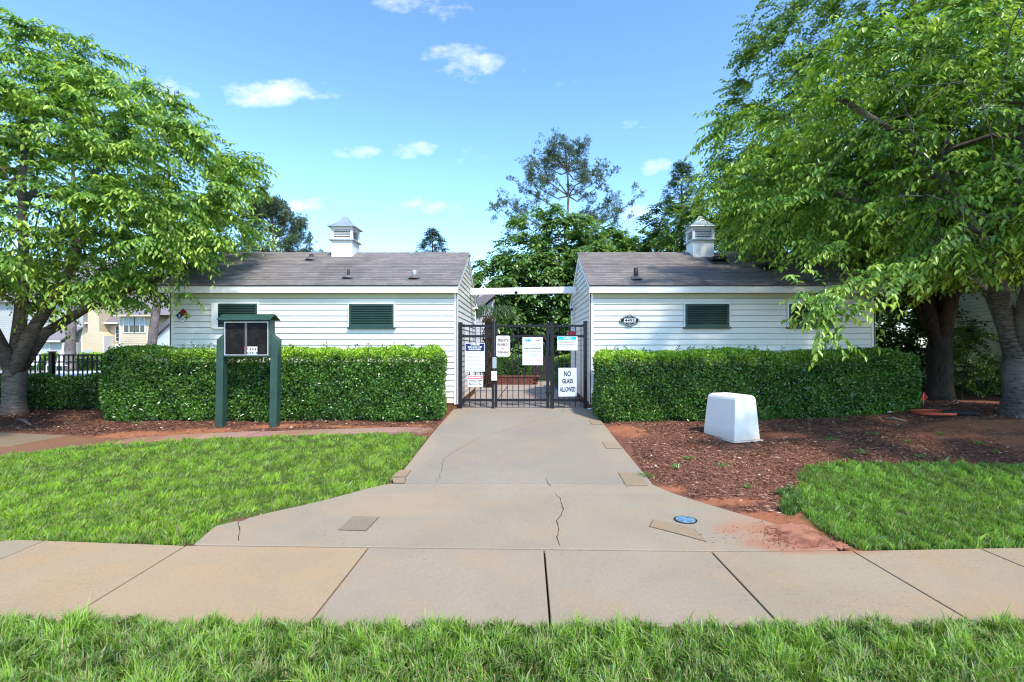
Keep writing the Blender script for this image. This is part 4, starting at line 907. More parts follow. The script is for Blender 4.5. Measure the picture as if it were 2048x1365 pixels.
def tree(name, label, base, trunk, limbs, targets, m_bark, leafspec, group=None, step=.35, rt=.007, seed=1, flare=1.12, cat='tree', trunk_n=20):
    """trunk: [(x,y,z,r)...] world; limbs: list of such; leafspec(points, dirs) -> leaf object"""
    t = thing(name, label, cat, base, 0, group); S = Skel()
    ti = S.path(None, [p[:3] for p in trunk], [p[3] for p in trunk], 'trunk'); 
    for lb in limbs:
        P = np.array(S.p[:len(trunk)]); j = int(np.argmin(np.linalg.norm(P - np.array(lb[0][:3]), axis=1)))
        if j == len(trunk) - 1 and len(trunk) > 3 and len(limbs) > 2: j -= 1
        S.path(j, [p[:3] for p in lb[1:]], [p[3]*.84 for p in lb[1:]], 'limb')
    tips = S.grow(targets, step, seed); r = S.radii(rt)
    mb = MB(); bo = wloc(t)
    for idx, nm in S.chains:
        pts = [S.p[i] for i in idx]; rr = [r[i] for i in idx]
        if nm == 'trunk':
            pp, r2 = [], []
            for i in range(len(pts) - 1):
                for k in range(5): u = k/5; pp.append(pts[i]*(1-u)+pts[i+1]*u); r2.append(rr[i]*(1-u)+rr[i+1]*u)
            pp.append(pts[-1]); r2.append(rr[-1]); tm = MB().tube(pp, r2, trunk_n)
            rr3 = random.Random(seed); ph = [rr3.uniform(0, 6.28) for _ in range(4)]
            for vi in range(len(tm.v)):
                x, y, z = tm.v[vi]; k = vi // trunk_n; k = min(k, len(pp)-1); c = pp[k]; a = math.atan2(y-c[1], x-c[0]); h = z - trunk[0][2]
                g_ = 1 + .07*math.sin(3*a+ph[0]+z*1.1) + .05*math.sin(5*a+ph[1]-z*1.7) + .04*math.sin(z*5+ph[2]+2*a)
                g_ *= 1 + (flare-1)*math.exp(-max(h, 0)/.22)*(1+.35*math.sin(5*a+ph[3]))
                tm.v[vi] = (c[0]+(x-c[0])*g_, c[1]+(y-c[1])*g_, z)
            part('trunk', tm, m_bark, t, smooth=True)
        elif nm == 'limb':
            rr[0] = min(rr[0]*.9, rr[1]*1.35); part('limb', MB().tube(pts, rr, 12), m_bark, t, smooth=True)
        else:
            rr[0] = min(rr[0], rr[1]*1.3); mb.tube(pts, rr, 5 if max(rr) > .02 else 4, cap=False)
    o = part('branches', mb, m_bark, t, smooth=True); o['kind'] = 'stuff'
    P = np.array(S.p); par = np.array(S.par)
    leafspec(t, P, par, tips, r)
    return t
def shell_targets(n, c, rad, seed, inner=.35, zcut=-1.0, bumps=.16, flat=None):
    r_ = np.random.default_rng(seed); out_ = []
    ph = r_.uniform(0, 6.28, 6)
    while len(out_) < n:
        v = r_.normal(0, 1, 3); v /= np.linalg.norm(v)
        if v[2] < zcut: continue
        rr = (inner + (1-inner) * r_.random() ** .6)
        b = 1 + bumps * (math.sin(4*math.atan2(v[1], v[0]) + ph[0] + 2*v[2]) * .6 + math.sin(7*v[2] + ph[1]) * .4 + math.sin(5*v[0]+6*v[1]+ph[2]) * .5)
        out_.append(np.array(c) + v * np.array(rad) * rr * b)
    out_.sort(key=lambda q: np.linalg.norm((q - np.array(c)) / np.array(rad)) + .0)
    return out_
def broad_leaves(cols, L=(.08, .12), wr=.42, per=12, nspray=4500, spray=(.35, .75), trunk_xy=(0, 0), m_='leaf', droop=.55, seed=3, twig=True, full=True, up=.15, keep=None, young=.3):
    def f(t, P, par, tips, r):
        g_ = np.random.default_rng(seed)
        thin = np.where((r < .03) & (par >= 0))[0]; w_ = 1.0 / (1 + 60 * r[thin]); w_[np.isin(thin, tips)] *= 2.5
        pick = g_.choice(thin, nspray, p=w_ / w_.sum()); A = P[pick]; B = P[par[pick]]; u = g_.random((nspray, 1)); base = A * u + B * (1-u)
        outw = base.copy(); outw[:, 0] -= trunk_xy[0]; outw[:, 1] -= trunk_xy[1]; outw[:, 2] = 0; outw = nrm(outw)
        bd = nrm(A - B); rnd = g_.normal(0, 1, (nspray, 3)); rnd[:, 2] *= .35
        d = nrm(outw*.55 + bd*.5 + nrm(rnd)*.75 + np.array([0, 0, up])); d[:, 2] = np.clip(d[:, 2], -.45, .6); d = nrm(d)
        ln = g_.uniform(spray[0], spray[1], nspray)
        if keep is not None:
            end = base + d*ln[:, None]; k = keep(end); base, d, ln = base[k], d[k], ln[k]
        ns = len(base); tt = (np.arange(per) + .6) / per; T = tt[None, :, None]
        gr = np.array([0, 0, -1.0]) * (ln[:, None, None] * .42 * T**2)
        pt = base[:, None] + d[:, None] * ln[:, None, None] * T + gr
        tan = nrm(d[:, None] + np.array([0, 0, -1.0]) * .84 * T)
        side = nrm(np.cross(d, np.array([0, 0, 1.0])))[:, None] * np.where(np.arange(per) % 2 == 0, 1, -1)[None, :, None]
        ld = tan*.55 + side*.65 + np.array([0, 0, -1.0])*droop + g_.normal(0, .22, pt.shape)
        upv = np.array([0, 0, 1.0]) + side*.25 + tan*.35 + g_.normal(0, .28, pt.shape)
        Ls = g_.uniform(L[0], L[1], (ns, per)) * (1 - .25*np.abs(tt-.45)); tone = g_.random((ns, 1)) * .65 + g_.random((ns, per)) * .35
        yt = np.clip((tt[None] - (1 - young)) / max(young, .01), 0, 1) * (g_.random((ns, 1)) ** .7)
        c = mixc(cols[0], cols[1], tone.ravel()); c = c*(1-yt.reshape(-1, 1)) + np.array(cols[2])[None]*yt.reshape(-1, 1)
        fp, fd, fu, fl = pt.reshape(-1, 3), ld.reshape(-1, 3), upv.reshape(-1, 3), Ls.ravel()
        if full:
            near = fp[:, 1] < trunk_xy[1] + .2; V1, Q1, _, k1 = leaf_arrays(fp[near], fd[near], fu[near], fl[near], fl[near]*wr); V2, _, T2, k2 = leaf_arrays(fp[~near], fd[~near], fu[~near], fl[~near], fl[~near]*wr*1.15, False)
            cc = np.concatenate([np.repeat(c[near], k1, 0), np.repeat(c[~near], k2, 0)])
            leaf_o = link('crown', raw_mesh('crown', np.concatenate([V1, V2]) - np.array(wloc(t)), quads=Q1, tris=T2 + len(V1), mats=[M[m_]], cols=cc), t)
        else: leaf_o = leaf_obj('crown', fp, fd, fu, fl, fl*wr, c, M[m_], t, False)
        leaf_o['kind'] = 'stuff'
        if twig:
            base, d, ln = base[::3], d[::3], ln[::3]; ns = len(base); k = 3; us = np.array([0, .5, 1.0]); q = base[:, None] + d[:, None]*ln[:, None, None]*us[None, :, None] + np.array([0, 0, -1.0])*(ln[:, None, None]*.42*us[None, :, None]**2)
            sd_ = nrm(np.cross(d, np.array([0, 0, 1.0])))[:, None]*.0035; u2 = np.array([0, 0, .0045])
            a = q + sd_ - u2; b = q - sd_ - u2; c_ = q + u2
            v = np.stack([a, b, c_], 2).reshape(-1, 3); i = np.arange(ns)[:, None]*9; F = []
            for s_ in range(2):
                for e in range(3): F.append(i + np.array([[s_*3+e, s_*3+(e+1) % 3, s_*3+3+(e+1) % 3, s_*3+3+e]]))
            o = link('twigs', raw_mesh('twigs', v - np.array(wloc(t)), quads=np.concatenate(F), mats=[M['rough_bark']]), t); o['kind'] = 'stuff'
    return f

def off_roofs(e):
    x, y, z = e[:, 0], e[:, 1], e[:, 2]
    return ~((y > 10.3) & (y < 15.6) & (np.abs(x) < 8.1) & (z < 4.35 - .46*np.abs(y - 13.0)*(y < 13) + .1))
def left_keep(e): return off_roofs(e) & ~((e[:, 0]/e[:, 1] > -.575) & ((e[:, 2]-CAMH)/e[:, 1] < .20)) & ~((e[:, 0]/e[:, 1] > -.875) & ((e[:, 2]-CAMH)/e[:, 1] < .088)) & ~((e[:, 2]-CAMH)/e[:, 1] < .035)
def right_keep(e):
    u = e[:, 0]/e[:, 1]; v = (e[:, 2]-CAMH)/e[:, 1]      # lower left of the crown: open under the boughs, one bough hanging low
    cut = ((u < .385) & (v < .285)) | ((u < .60) & (v < .19)) & ((v > .125) | (u < .515)) | ((u < .635) & (v < .185) & (v > .155)) | (v < -.012) | ((e[:, 1] < 6.0) & (e[:, 0] < 6.0)) | ((e[:, 1] < 7.3) & (e[:, 0] < 6.0) & (e[:, 2] > 3.2) & (e[:, 2] < 5.6)) | (e[:, 0] > 12.3) | ((u < .56) & (v < .06)) | ((u > .80) & (v < .13))
    thin = (v < .15) & (u < .80) & (np.random.default_rng(55).random(len(u)) < .45)
    return off_roofs(e) & ~cut & ~thin
def pear_keep(e): return off_roofs(e) & (e[:, 0] < 13.6) & ~((e[:, 0] < 8.3) & (e[:, 2] < 4.7))
CH = [(0.085, 0.21, 0.032), (0.22, 0.41, 0.06), (0.56, 0.74, 0.09)]
PE = [(0.075, 0.17, 0.035), (0.16, 0.28, 0.055), (0.32, 0.47, 0.07)]
# left cherry
lb = G(30, 828); lx, ly = lb; lz = float(tz(lx, ly))
def dome(c, R_, V, n, seed, zlow, inner=.3):
    return [p for p in shell_targets(int(n*1.7), c, (R_, R_, V), seed, inner) if p[2] > zlow][:n]
tg = dome((lx+.35, ly-.2, 4.7), 5.65, 4.15, 900, 5, 2.55)
tree('cherry_tree', 'large cherry tree with spreading crown at the left edge of the lawn', (lx, ly, lz),
     [(lx-.02, ly, lz-.1, .215), (lx-.02, ly, lz+.4, .18), (lx, ly, lz+.85, .19), (lx+.03, ly, lz+1.22, .12)],
     [[(lx+.03, ly, lz+1.25), (lx+.35, ly-.05, lz+1.65, .15), (lx+.85, ly-.15, lz+2.25, .12), (lx+1.45, ly-.3, lz+3.0, .10), (lx+1.9, ly-.5, lz+3.9, .075), (lx+2.3, ly-.7, lz+4.8, .05)],
      [(lx+.03, ly, lz+1.25), (lx+.28, ly+.35, lz+1.7, .13), (lx+.95, ly+.7, lz+2.3, .10), (lx+1.9, ly+1.0, lz+2.85, .08), (lx+2.9, ly+1.2, lz+3.3, .05)],
      [(lx+.03, ly, lz+1.25), (lx+.05, ly+.05, lz+1.9, .14), (lx+.1, ly+.1, lz+3.0, .11), (lx-.05, ly+.2, lz+4.4, .09), (lx+.1, ly+.1, lz+5.8, .05)],
      [(lx+.03, ly, lz+1.25), (lx-.35, ly-.1, lz+1.6, .14), (lx-.8, ly-.3, lz+2.4, .11), (lx-1.6, ly-.7, lz+3.5, .08), (lx-2.4, ly-1.0, lz+4.6, .05)],
      [(lx+.03, ly, lz+1.25), (lx-.08, ly-.35, lz+1.75, .12), (lx+.1, ly-1.2, lz+2.8, .09), (lx+.3, ly-2.2, lz+3.7, .06), (lx+.4, ly-3.0, lz+4.4, .04)]],
     tg, M['cherry_bark'], broad_leaves(CH, (.085, .145), .42, 13, 10000, (.4, .8), (lx, ly), seed=21, young=.45, keep=left_keep), seed=2, rt=.0065)
# right cherry
rx, ry = 9.02, 9.05; rz = float(tz(rx, ry))
tg = dome((rx-.7, ry-.1, 4.75), 6.1, 3.3, 950, 8, 2.9)
# low bough reaching in front of the right pool house
lowb = [np.array(W(px, py, Y)) for px, py, Y in ((1900,545,7.6),(1830,545,7.3),(1790,560,7.1),(1740,560,7.0),(1700,575,6.9),(1660,570,6.9),(1640,600,6.9),(1610,580,6.8),(1600,610,6.8),(1640,650,6.9),(1680,620,6.9),(1720,620,7.0),(1650,680,6.9),(1620,650,6.8),(1770,600,7.1),(1575,590,6.8),(1640,690,6.9),(1690,660,6.9))]
tg = tg + lowb
tree('cherry_tree', 'large forked cherry tree at the right edge with a low bough over the roof', (rx, ry, rz),
     [(rx, ry, rz-.1, .31), (rx, ry, rz+.35, .27), (rx-.02, ry, rz+.9, .26), (rx-.05, ry, rz+1.30, .16)],
     [[(rx-.05, ry, rz+1.25), (rx-.28, ry-.02, rz+1.7, .18), (rx-.48, ry-.05, rz+2.4, .16), (rx-.9, ry-.2, rz+3.1, .13), (rx-1.7, ry-.5, rz+3.9, .10), (rx-2.9, ry-.9, rz+4.7, .07), (rx-4.0, ry-1.1, rz+5.2, .045)],
      [(rx-.05, ry, rz+1.25), (rx+.18, ry, rz+1.75, .20), (rx+.27, ry+.05, rz+2.5, .18), (rx+.2, ry+.1, rz+3.6, .14), (rx+.1, ry+.1, rz+4.8, .10), (rx+.1, ry, rz+5.9, .06)],
      [(rx-.05, ry, rz+1.25), (rx-.25, ry-.3, rz+2.0, .12), (rx-.7, ry-1.0, rz+2.7, .10), (rx-1.6, ry-1.7, rz+3.1, .07), (rx-2.6, ry-2.1, rz+3.05, .045)],
      [(rx-.05, ry, rz+1.25), (rx+.4, ry-.3, rz+2.1, .13), (rx+1.2, ry-.9, rz+3.1, .10), (rx+2.1, ry-1.5, rz+4.2, .06)],
      [(rx-.05, ry, rz+1.25), (rx-.3, ry+.25, rz+2.2, .12), (rx-1.3, ry+.7, rz+3.4, .10), (rx-2.8, ry+1.0, rz+4.4, .07), (rx-4.0, ry+1.1, rz+5.1, .04)]],
     tg, M['cherry_bark'], broad_leaves(CH, (.085, .145), .42, 13, 10000, (.4, .85), (rx, ry), seed=22, young=.45, keep=right_keep), seed=4, rt=.0065)
# pear tree behind
px_, py_ = 10.45, 12.5; pz = .40
tg = dome((px_-.6, py_+.3, 7.9), 6.0, 5.6, 950, 12, 3.0)
tree('pear_tree', 'tall dark leafed tree standing behind the right cherry, beyond the mulch', (px_, py_, pz),
     [(px_, py_, pz-.1, .30), (px_, py_, pz+.5, .26), (px_, py_, pz+1.3, .25), (px_+.02, py_, pz+1.9, .15)],
     [[(px_, py_, pz+1.9), (px_-.35, py_, pz+2.5, .18), (px_-.9, py_, pz+3.6, .15), (px_-1.7, py_, pz+5.4, .12), (px_-2.6, py_, pz+7.5, .08)],
      [(px_, py_, pz+1.9), (px_-.05, py_+.1, pz+2.8, .18), (px_-.3, py_+.2, pz+4.6, .15), (px_-.5, py_+.2, pz+7.2, .11), (px_-.5, py_+.2, pz+10.5, .05)],
      [(px_, py_, pz+1.9), (px_+.3, py_, pz+2.6, .17), (px_+.8, py_, pz+3.9, .14), (px_+1.6, py_, pz+6, .10), (px_+2.4, py_, pz+8.2, .06)],
      [(px_, py_, pz+1.9), (px_-.1, py_-.35, pz+2.7, .14), (px_-.8, py_-1.2, pz+4.2, .11), (px_-1.6, py_-2.0, pz+6, .08)],
      [(px_, py_, pz+1.9), (px_-.5, py_+.2, pz+2.4, .12), (px_-1.8, py_+.3, pz+3.5, .09), (px_-3.4, py_+.3, pz+4.8, .06)]],
     tg, M['rough_bark'], broad_leaves(PE, (.075, .115), .68, 12, 8500, (.35, .7), (px_, py_), seed=23, droop=.3, young=.15, keep=pear_keep, full=False), seed=6, rt=.006)

def small_tree(name, label, base, h0, c, rad, n, spec, trunk_r=.12, seed=1, group=None, zlow=None, m_b='rough_bark', flare=1.2, cat='tree'):
    x, y, z = base; tg = shell_targets(n, c, rad, seed, .3)
    if zlow is not None: tg = [q for q in tg if q[2] > zlow]
    return tree(name, label, base, [(x, y, z-.1, trunk_r), (x, y, z+(h0-z)*.5, trunk_r*.85), (x+(c[0]-x)*.2, y, h0, trunk_r*.8)],
        [[(x, y, h0), ((x+c[0])/2, (y+c[1])/2, (h0+c[2])/2, trunk_r*.6), (c[0], c[1], c[2], trunk_r*.45), (c[0], c[1], c[2]+rad[2]*.6, trunk_r*.2)]],
        tg, M[m_b], spec, group, .5, .008, seed, flare, cat, 10)
MA = [(0.085, 0.19, 0.05), (0.17, 0.30, 0.08), (0.30, 0.46, 0.11)]
DK = [(0.032, 0.080, 0.022), (0.065, 0.13, 0.034), (0.11, 0.19, 0.045)]
BR = [(0.09, 0.19, 0.03), (0.14, 0.27, 0.04), (0.2, 0.34, 0.05)]
small_tree('maple_tree', 'broad mid green tree filling the view behind the gate', (2.0, 27, .4), 2.2, (2.0, 27, 4.6), (4.6, 2.8, 4.2), 600,
    broad_leaves(MA, (.19, .30), .62, 10, 6200, (.5, 1.1), (2.0, 27), seed=31, droop=.35, twig=False, full=False), .16, 31)
small_tree('maple_tree', 'light green tree rising just behind the left side of the right pool house roof', (5.6, 30, .4), 3, (5.8, 30, 5.8), (3.6, 2.2, 3.2), 260,
    broad_leaves(BR, (.17, .27), .6, 10, 2600, (.5, 1.1), (5.6, 30), seed=32, droop=.35, twig=False, full=False), .15, 32)
small_tree('maple_tree', 'distant bright green tree seen low between the pool houses on the left', (-2.6, 46, .2), 2, (-2.4, 46, 4.6), (4.4, 3, 3.0), 160,
    broad_leaves(BR, (.2, .32), .6, 10, 1000, (.6, 1.2), (-2.6, 46), seed=33, droop=.3, twig=False, full=False), .2, 33)
small_tree('evergreen_tree', 'dark dense evergreen behind the right pool house, beside its cupola', (10.2, 27, .4), 2, (9.9, 27, 6.0), (3.9, 2.6, 4.6), 420,
    broad_leaves(DK, (.14, .22), .55, 10, 4200, (.5, 1.0), (10.2, 27), seed=34, droop=.15, up=.5, twig=False, full=False), .16, 34)
small_tree('shade_tree', 'dark leafy tree behind the right end of the right pool house', (11.5, 20, .4), 3, (12.5, 20, 6.2), (6.5, 2.5, 3.6), 420,
    broad_leaves(PE, (.13, .21), .62, 10, 4200, (.5, 1.0), (11.5, 20), seed=35, droop=.3, twig=False, full=False), .16, 35)
small_tree('understory_shrub', 'tall dark shrub filling the gap between the right pool house and the dark tree', (11.7, 16.0, .4), 1.2, (11.7, 16.0, 2.2), (2.6, 1.1, 2.1), 240,
    broad_leaves(DK, (.09, .14), .55, 10, 2400, (.3, .6), (11.7, 16), seed=36, droop=.2, twig=False, full=False), .05, 36, cat='shrub')
small_tree('understory_shrub', 'leafy shrub farther back in the gap right of the right pool house', (14.6, 21.0, .4), 1.2, (14.6, 21.0, 2.4), (3.2, 1.4, 2.6), 200,
    broad_leaves(PE, (.13, .2), .6, 10, 1700, (.4, .8), (14.6, 21), seed=38, droop=.2, twig=False, full=False), .06, 38, cat='shrub')
small_tree('understory_shrub', 'small dark shrub growing against the dark tree trunk on its right', (11.6, 13.2, .4), .8, (11.75, 13.2, 1.55), (.75, .6, 1.0), 90,
    broad_leaves(PE, (.06, .10), .5, 9, 500, (.2, .45), (11.6, 13.2), seed=37, droop=.2, full=False), .03, 37, cat='shrub')

# conifers
def conifer_cone(name, label, base, H, Rb, n, col, seed, droop=.1, lw=(.12, .2), zb=.15):
    x, y, z = base; r_ = np.random.default_rng(seed); tg = []
    for i in range(n):
        u = zb + (1-zb) * (i + .5) / n; a = i * 2.4 + r_.uniform(-.4, .4); rr = Rb * (1 - u) ** .8 * r_.uniform(.55, 1.1) + .08
        tg.append(np.array([x + rr*math.cos(a), y + rr*math.sin(a), z + H*u + rr*r_.uniform(-.05, .3)]))
    k = 8; tr = [(x, y, z - .1 + (H+.1)*i/k, .16*(1-i/k)*H/8+.012) for i in range(k+1)]
    return tree(name, label, base, tr, [], tg, M['rough_bark'], broad_leaves(col, lw, .3, 10, n*9, (.25, .6), (x, y), 'needle', droop, seed, False, False, .25, young=.2), seed=seed, rt=.008, trunk_n=8)
NE = [(0.05, 0.095, 0.035), (0.10, 0.155, 0.055), (0.17, 0.24, 0.08)]
conifer_cone('cedar_tree', 'pointed cedar rising behind the right pool house roof left of the cherry crown', (9.4, 29.5, .4), 12.2, 3.4, 240, NE, 41)
conifer_cone('spruce_tree', 'small spruce tip showing above the left pool house roof near the gate', (-7.2, 40, .2), 10.9, 4.4, 330, [(0.04,0.075,0.045),(0.07,0.11,0.065),(0.1,0.15,0.08)], 42)
def tufts(cols, n, L, seed, xy):
    def f(t, P, par, tips, r):
        g_ = np.random.default_rng(seed); thin = np.where((r < .035) & (par >= 0))[0]; w_ = np.ones(len(thin)); w_[np.isin(thin, tips)] = 6
        pick = g_.choice(thin, n, p=w_/w_.sum()); u = g_.random((n, 1)); b = P[pick]*u + P[par[pick]]*(1-u) + g_.normal(0, .14, (n, 3)); k = 10
        d = nrm(nrm(P[pick]-P[par[pick]])[:, None]*.5 + np.array([0, 0, .45]) + g_.normal(0, .55, (n, k, 3)))
        bb = b[:, None] + d*.03; Ls = g_.uniform(L*.6, L, (n, k)); tone = (g_.random((n, 1))*.6 + g_.random((n, k))*.4).ravel()
        o = leaf_obj('crown', bb.reshape(-1, 3), d.reshape(-1, 3), g_.normal(0, 1, (n*k, 3)), Ls.ravel(), Ls.ravel()*.17, mixc(cols[0], cols[1], tone), M['needle'], t, False); o['kind'] = 'stuff'
    return f
def pine(name, label, base, H, first, limbs, seed, n, L, tr_r, wid=1.0, ntuft=1500):
    x, y, z = base; r_ = np.random.default_rng(seed); k = 9
    tr = [(x + .15*math.sin(i*1.1), y, z - .1 + (H+.1)*i/k, tr_r*(1 - .88*i/k)) for i in range(k+1)]; tg = []; lbs = []
    for i in range(limbs):
        u = first + (1-first) * (i/limbs) ** .9; a = (i % 2)*math.pi + r_.uniform(-.75, .75); reach = wid*(1-((u-first)/(1-first))**1.6)*r_.uniform(.75, 1.08) + .5
        zz = z + H*u; dx, dy = math.cos(a), math.sin(a)*.7; p0 = (x, y, zz); rise = r_.uniform(.25, .7)
        seg = [p0] + [(x+dx*reach*q, y+dy*reach*q, zz + reach*rise*q**1.3, .05*(1-q)+.015) for q in (.25, .5, .75, 1.0)]; lbs.append(seg)
        for q in range(n):
            s_ = r_.uniform(.35, 1.08); tg.append(np.array([x+dx*reach*s_, y+dy*reach*s_, zz + reach*rise*s_**1.3]) + r_.normal(0, .5, 3)*np.array([1, 1, .7]) + np.array([0, 0, .25]))
    for q in range(n): tg.append(np.array([x, y, z+H*.95]) + r_.normal(0, .5, 3))
    return tree(name, label, base, tr, lbs, tg, M['pine_bark'], tufts([(0.07,0.11,0.06),(0.15,0.20,0.09)], ntuft, L, seed, (x, y)), seed=seed, rt=.010, trunk_n=10, step=.5)
pine('pine_tree', 'tall open pine with bare limbs rising behind the gate', (3.35, 38, .3), 16.6, .38, 30, 51, 14, .24, .26, 5.6, 4300)
pine('pine_tree', 'dark pine crown showing behind the left cherry above the left pool house', (-15.6, 31, .2), 10.3, .30, 20, 52, 12, .28, .2, 2.8, 3800)
def bare_pine(label, pts, rr, seed):
    base = pts[0]; r_ = np.random.default_rng(seed); top = pts[-1]
    tg = [np.array(top) + r_.normal(0, 1, 3)*np.array([1.4, 1.2, .9]) + np.array([0, 0, .9]) for _ in range(40)]
    return tree('pine_tree', label, base, [(*p, q) for p, q in zip(pts, rr)], [], tg, M['pine_bark'], tufts([(0.03,0.055,0.03),(0.07,0.1,0.05)], 300, .3, seed, base[:2]), 'bare pine trunks beyond the pool', .5, .01, seed, 1.1, 'tree', 12)
bare_pine('straight bare pine trunk beyond the pool, nearer the left cherry trunk', [W(141,742,28), W(140,700,28), W(142,650,28), W(143,600,28), W(146,450,28), W(146,330,28)], [.25,.24,.21,.19,.14,.08], 61)
bare_pine('leaning bare pine trunk beyond the pool beside the left pool house corner', [W(300,742,27.5), W(303,700,27.5), W(309,650,27.5), W(317,590,27.5), W(330,450,27.5), W(338,330,27.5)], [.24,.23,.21,.18,.14,.08], 62)

# ------------------------------------------------------------------ hedges
HG = [(0.028, 0.09, 0.018), (0.15, 0.32, 0.04)]; HY_ = (0.42, 0.66, 0.04)
def hedge(label, x0, x1, y0, y1, zb, zt_, n, newg, seed, lsize=.058, dark=1.0, name='hedge', shoots=60, xfade=None):
    t = thing(name, label, 'hedge', ((x0+x1)/2, (y0+y1)/2, zb)); g_ = np.random.default_rng(seed)
    hx, hy, hz = (x1-x0)/2, (y1-y0)/2, (zt_-zb)/2; cx, cy, cz = (x0+x1)/2, (y0+y1)/2, (zb+zt_)/2; rd = .21
    part('inner_twigs', MB().box(x0+.27, x1-.27, y0+.27, y1-.2, zb+.05, zt_-.27), M['wood_dark'] if dark < 1 else M['wood_dark'], t)
    A = np.array([hx*hz*4*1.5, hy*hx*4*1.25, hy*hz*4, hy*hz*4]); A = A/A.sum(); face = g_.choice(4, n, p=A)
    u, v = g_.uniform(-1, 1, n), g_.uniform(-1, 1, n); P = np.zeros((n, 3)); N = np.zeros((n, 3))
    for k, (ax, sg) in enumerate((('y', -1), ('z', 1), ('x', -1), ('x', 1))):
        m_ = face == k
        if ax == 'y': P[m_] = np.stack([u[m_]*hx, np.full(m_.sum(), sg*hy), v[m_]*hz], 1); N[m_, 1] = sg
        elif ax == 'z': P[m_] = np.stack([u[m_]*hx, v[m_]*hy, np.full(m_.sum(), sg*hz)], 1); N[m_, 2] = sg
        else: P[m_] = np.stack([np.full(m_.sum(), sg*hx), u[m_]*hy, v[m_]*hz], 1); N[m_, 0] = sg
    H = np.array([hx, hy, hz]); q = np.sign(P)*np.maximum(np.abs(P) - (H-rd), 0); q[:, 2] = np.where(P[:, 2] < 0, q[:, 2]*.3, q[:, 2])
    ql = np.linalg.norm(q, axis=1, keepdims=True); over = ql > rd; core = P - q; P = np.where(over, core + q/np.maximum(ql, 1e-6)*rd, P); N = nrm(N + np.where(ql > 1e-4, q/np.maximum(ql, 1e-6), 0)*1.2)
    wob = .045*np.sin(P[:, 0]*2.3+seed) + .03*np.sin(P[:, 0]*5.1+P[:, 2]*4+P[:, 1]*3) + .03*np.sin(P[:, 2]*7+P[:, 0]*9) + .03*vnoise(P[:, 0]*2.7, P[:, 2]*2.7+P[:, 1]*2, seed, 3)
    dep = g_.random(n)**1.4*.15; P = P + N*(wob[:, None]*np.array([.3, 1, .6]) - dep[:, None])
    P[:, 2] = np.where(P[:, 2] < -hz + .14, P[:, 2] + g_.random(n)*.12, P[:, 2]); P += np.array([cx, cy, cz])
    top = np.clip((P[:, 2]-(zt_-.25)+.05*np.sin(P[:, 0]*9)+.04*np.sin(P[:, 0]*23))/.17, 0, 1)*newg*(1-dep/.13*.55)
    if xfade: top = top*np.interp(P[:, 0], xfade[0], xfade[1])  # tree shade painted in: new growth colour dulled along the hedge
    hole = vnoise(P[:, 0]*5.5, P[:, 2]*5.5+P[:, 1]*2, seed+9, 2); kp = (hole > -.62) | (g_.random(n) < .8); P, N, top, dep = P[kp], N[kp], top[kp], dep[kp]; n = len(P)
    d = nrm(N*.55 + g_.normal(0, .6, (n, 3)) + np.array([0, 0, .18]) + np.array([0, 0, .8])*top[:, None]); up_ = nrm(N + g_.normal(0, .45, (n, 3)))
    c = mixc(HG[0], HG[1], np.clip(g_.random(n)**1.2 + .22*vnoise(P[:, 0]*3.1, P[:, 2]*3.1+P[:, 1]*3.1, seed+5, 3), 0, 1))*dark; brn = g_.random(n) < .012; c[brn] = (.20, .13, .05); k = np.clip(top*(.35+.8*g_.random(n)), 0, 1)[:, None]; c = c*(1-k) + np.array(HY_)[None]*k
    L = g_.uniform(lsize*.7, lsize*1.15, n)
    o = leaf_obj('foliage', P, d, up_, L, L*.58, c, M['hedge_leaf'], t, False, fold=.16); o['kind'] = 'stuff'
    # new shoots standing proud of the clipped top
    if shoots:
        sb = np.stack([g_.uniform(x0+.1, x1-.1, shoots), g_.uniform(y0+.1, y1-.1, shoots), np.full(shoots, zt_-.06)], 1); k = 14
        hgt = g_.uniform(.06, .19, shoots); ln = g_.normal(0, .18, (shoots, 2)); T = np.linspace(.1, 1, k)[None, :, None]
        ax_ = np.concatenate([ln, np.ones((shoots, 1))], 1); pt = sb[:, None] + ax_[:, None]*hgt[:, None, None]*T
        dd = nrm(g_.normal(0, 1, pt.shape)*np.array([1, 1, .2]) + np.array([0, 0, .55])); cc = mixc((0.05, .14, .02), (.20, .36, .04), g_.random(shoots*k))
        Ls = g_.uniform(lsize*.6, lsize, shoots*k)
        o = leaf_obj('shoots', pt.reshape(-1, 3), dd.reshape(-1, 3), g_.normal(0, 1, (shoots*k, 3)), Ls, Ls*.55, cc, M['hedge_leaf'], t, False); o['kind'] = 'stuff'
    return t
hedge('long clipped hedge along the left pool house with bright green new growth on top', -8.25, -1.62, 9.72, 10.68, .22, 1.655, 78000, 1.0, 71, xfade=([-8.3,-7.2,-6.2,-5.2,-1], [.25,.35,.7,1,1]), shoots=110)
hedge('long clipped hedge along the right pool house behind the white utility cover', 1.50, 7.75, 9.62, 10.66, .22, 1.60, 78000, .95, 72, xfade=([1.5,4.2,6.0,8.0], [1,.8,.25,.15]), shoots=80)
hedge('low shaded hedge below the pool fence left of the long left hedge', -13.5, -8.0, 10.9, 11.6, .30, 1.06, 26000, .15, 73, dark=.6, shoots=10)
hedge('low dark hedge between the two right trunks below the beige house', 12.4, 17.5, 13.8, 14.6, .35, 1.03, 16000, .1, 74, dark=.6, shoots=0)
small_bush = hedge('round bright green shrub inside the courtyard behind the right fence panel', 1.05, 2.6, 15.9, 17.2, .36, 1.42, 9000, 1.0, 75, .06, name='round_shrub', shoots=0); small_bush['category'] = 'shrub'
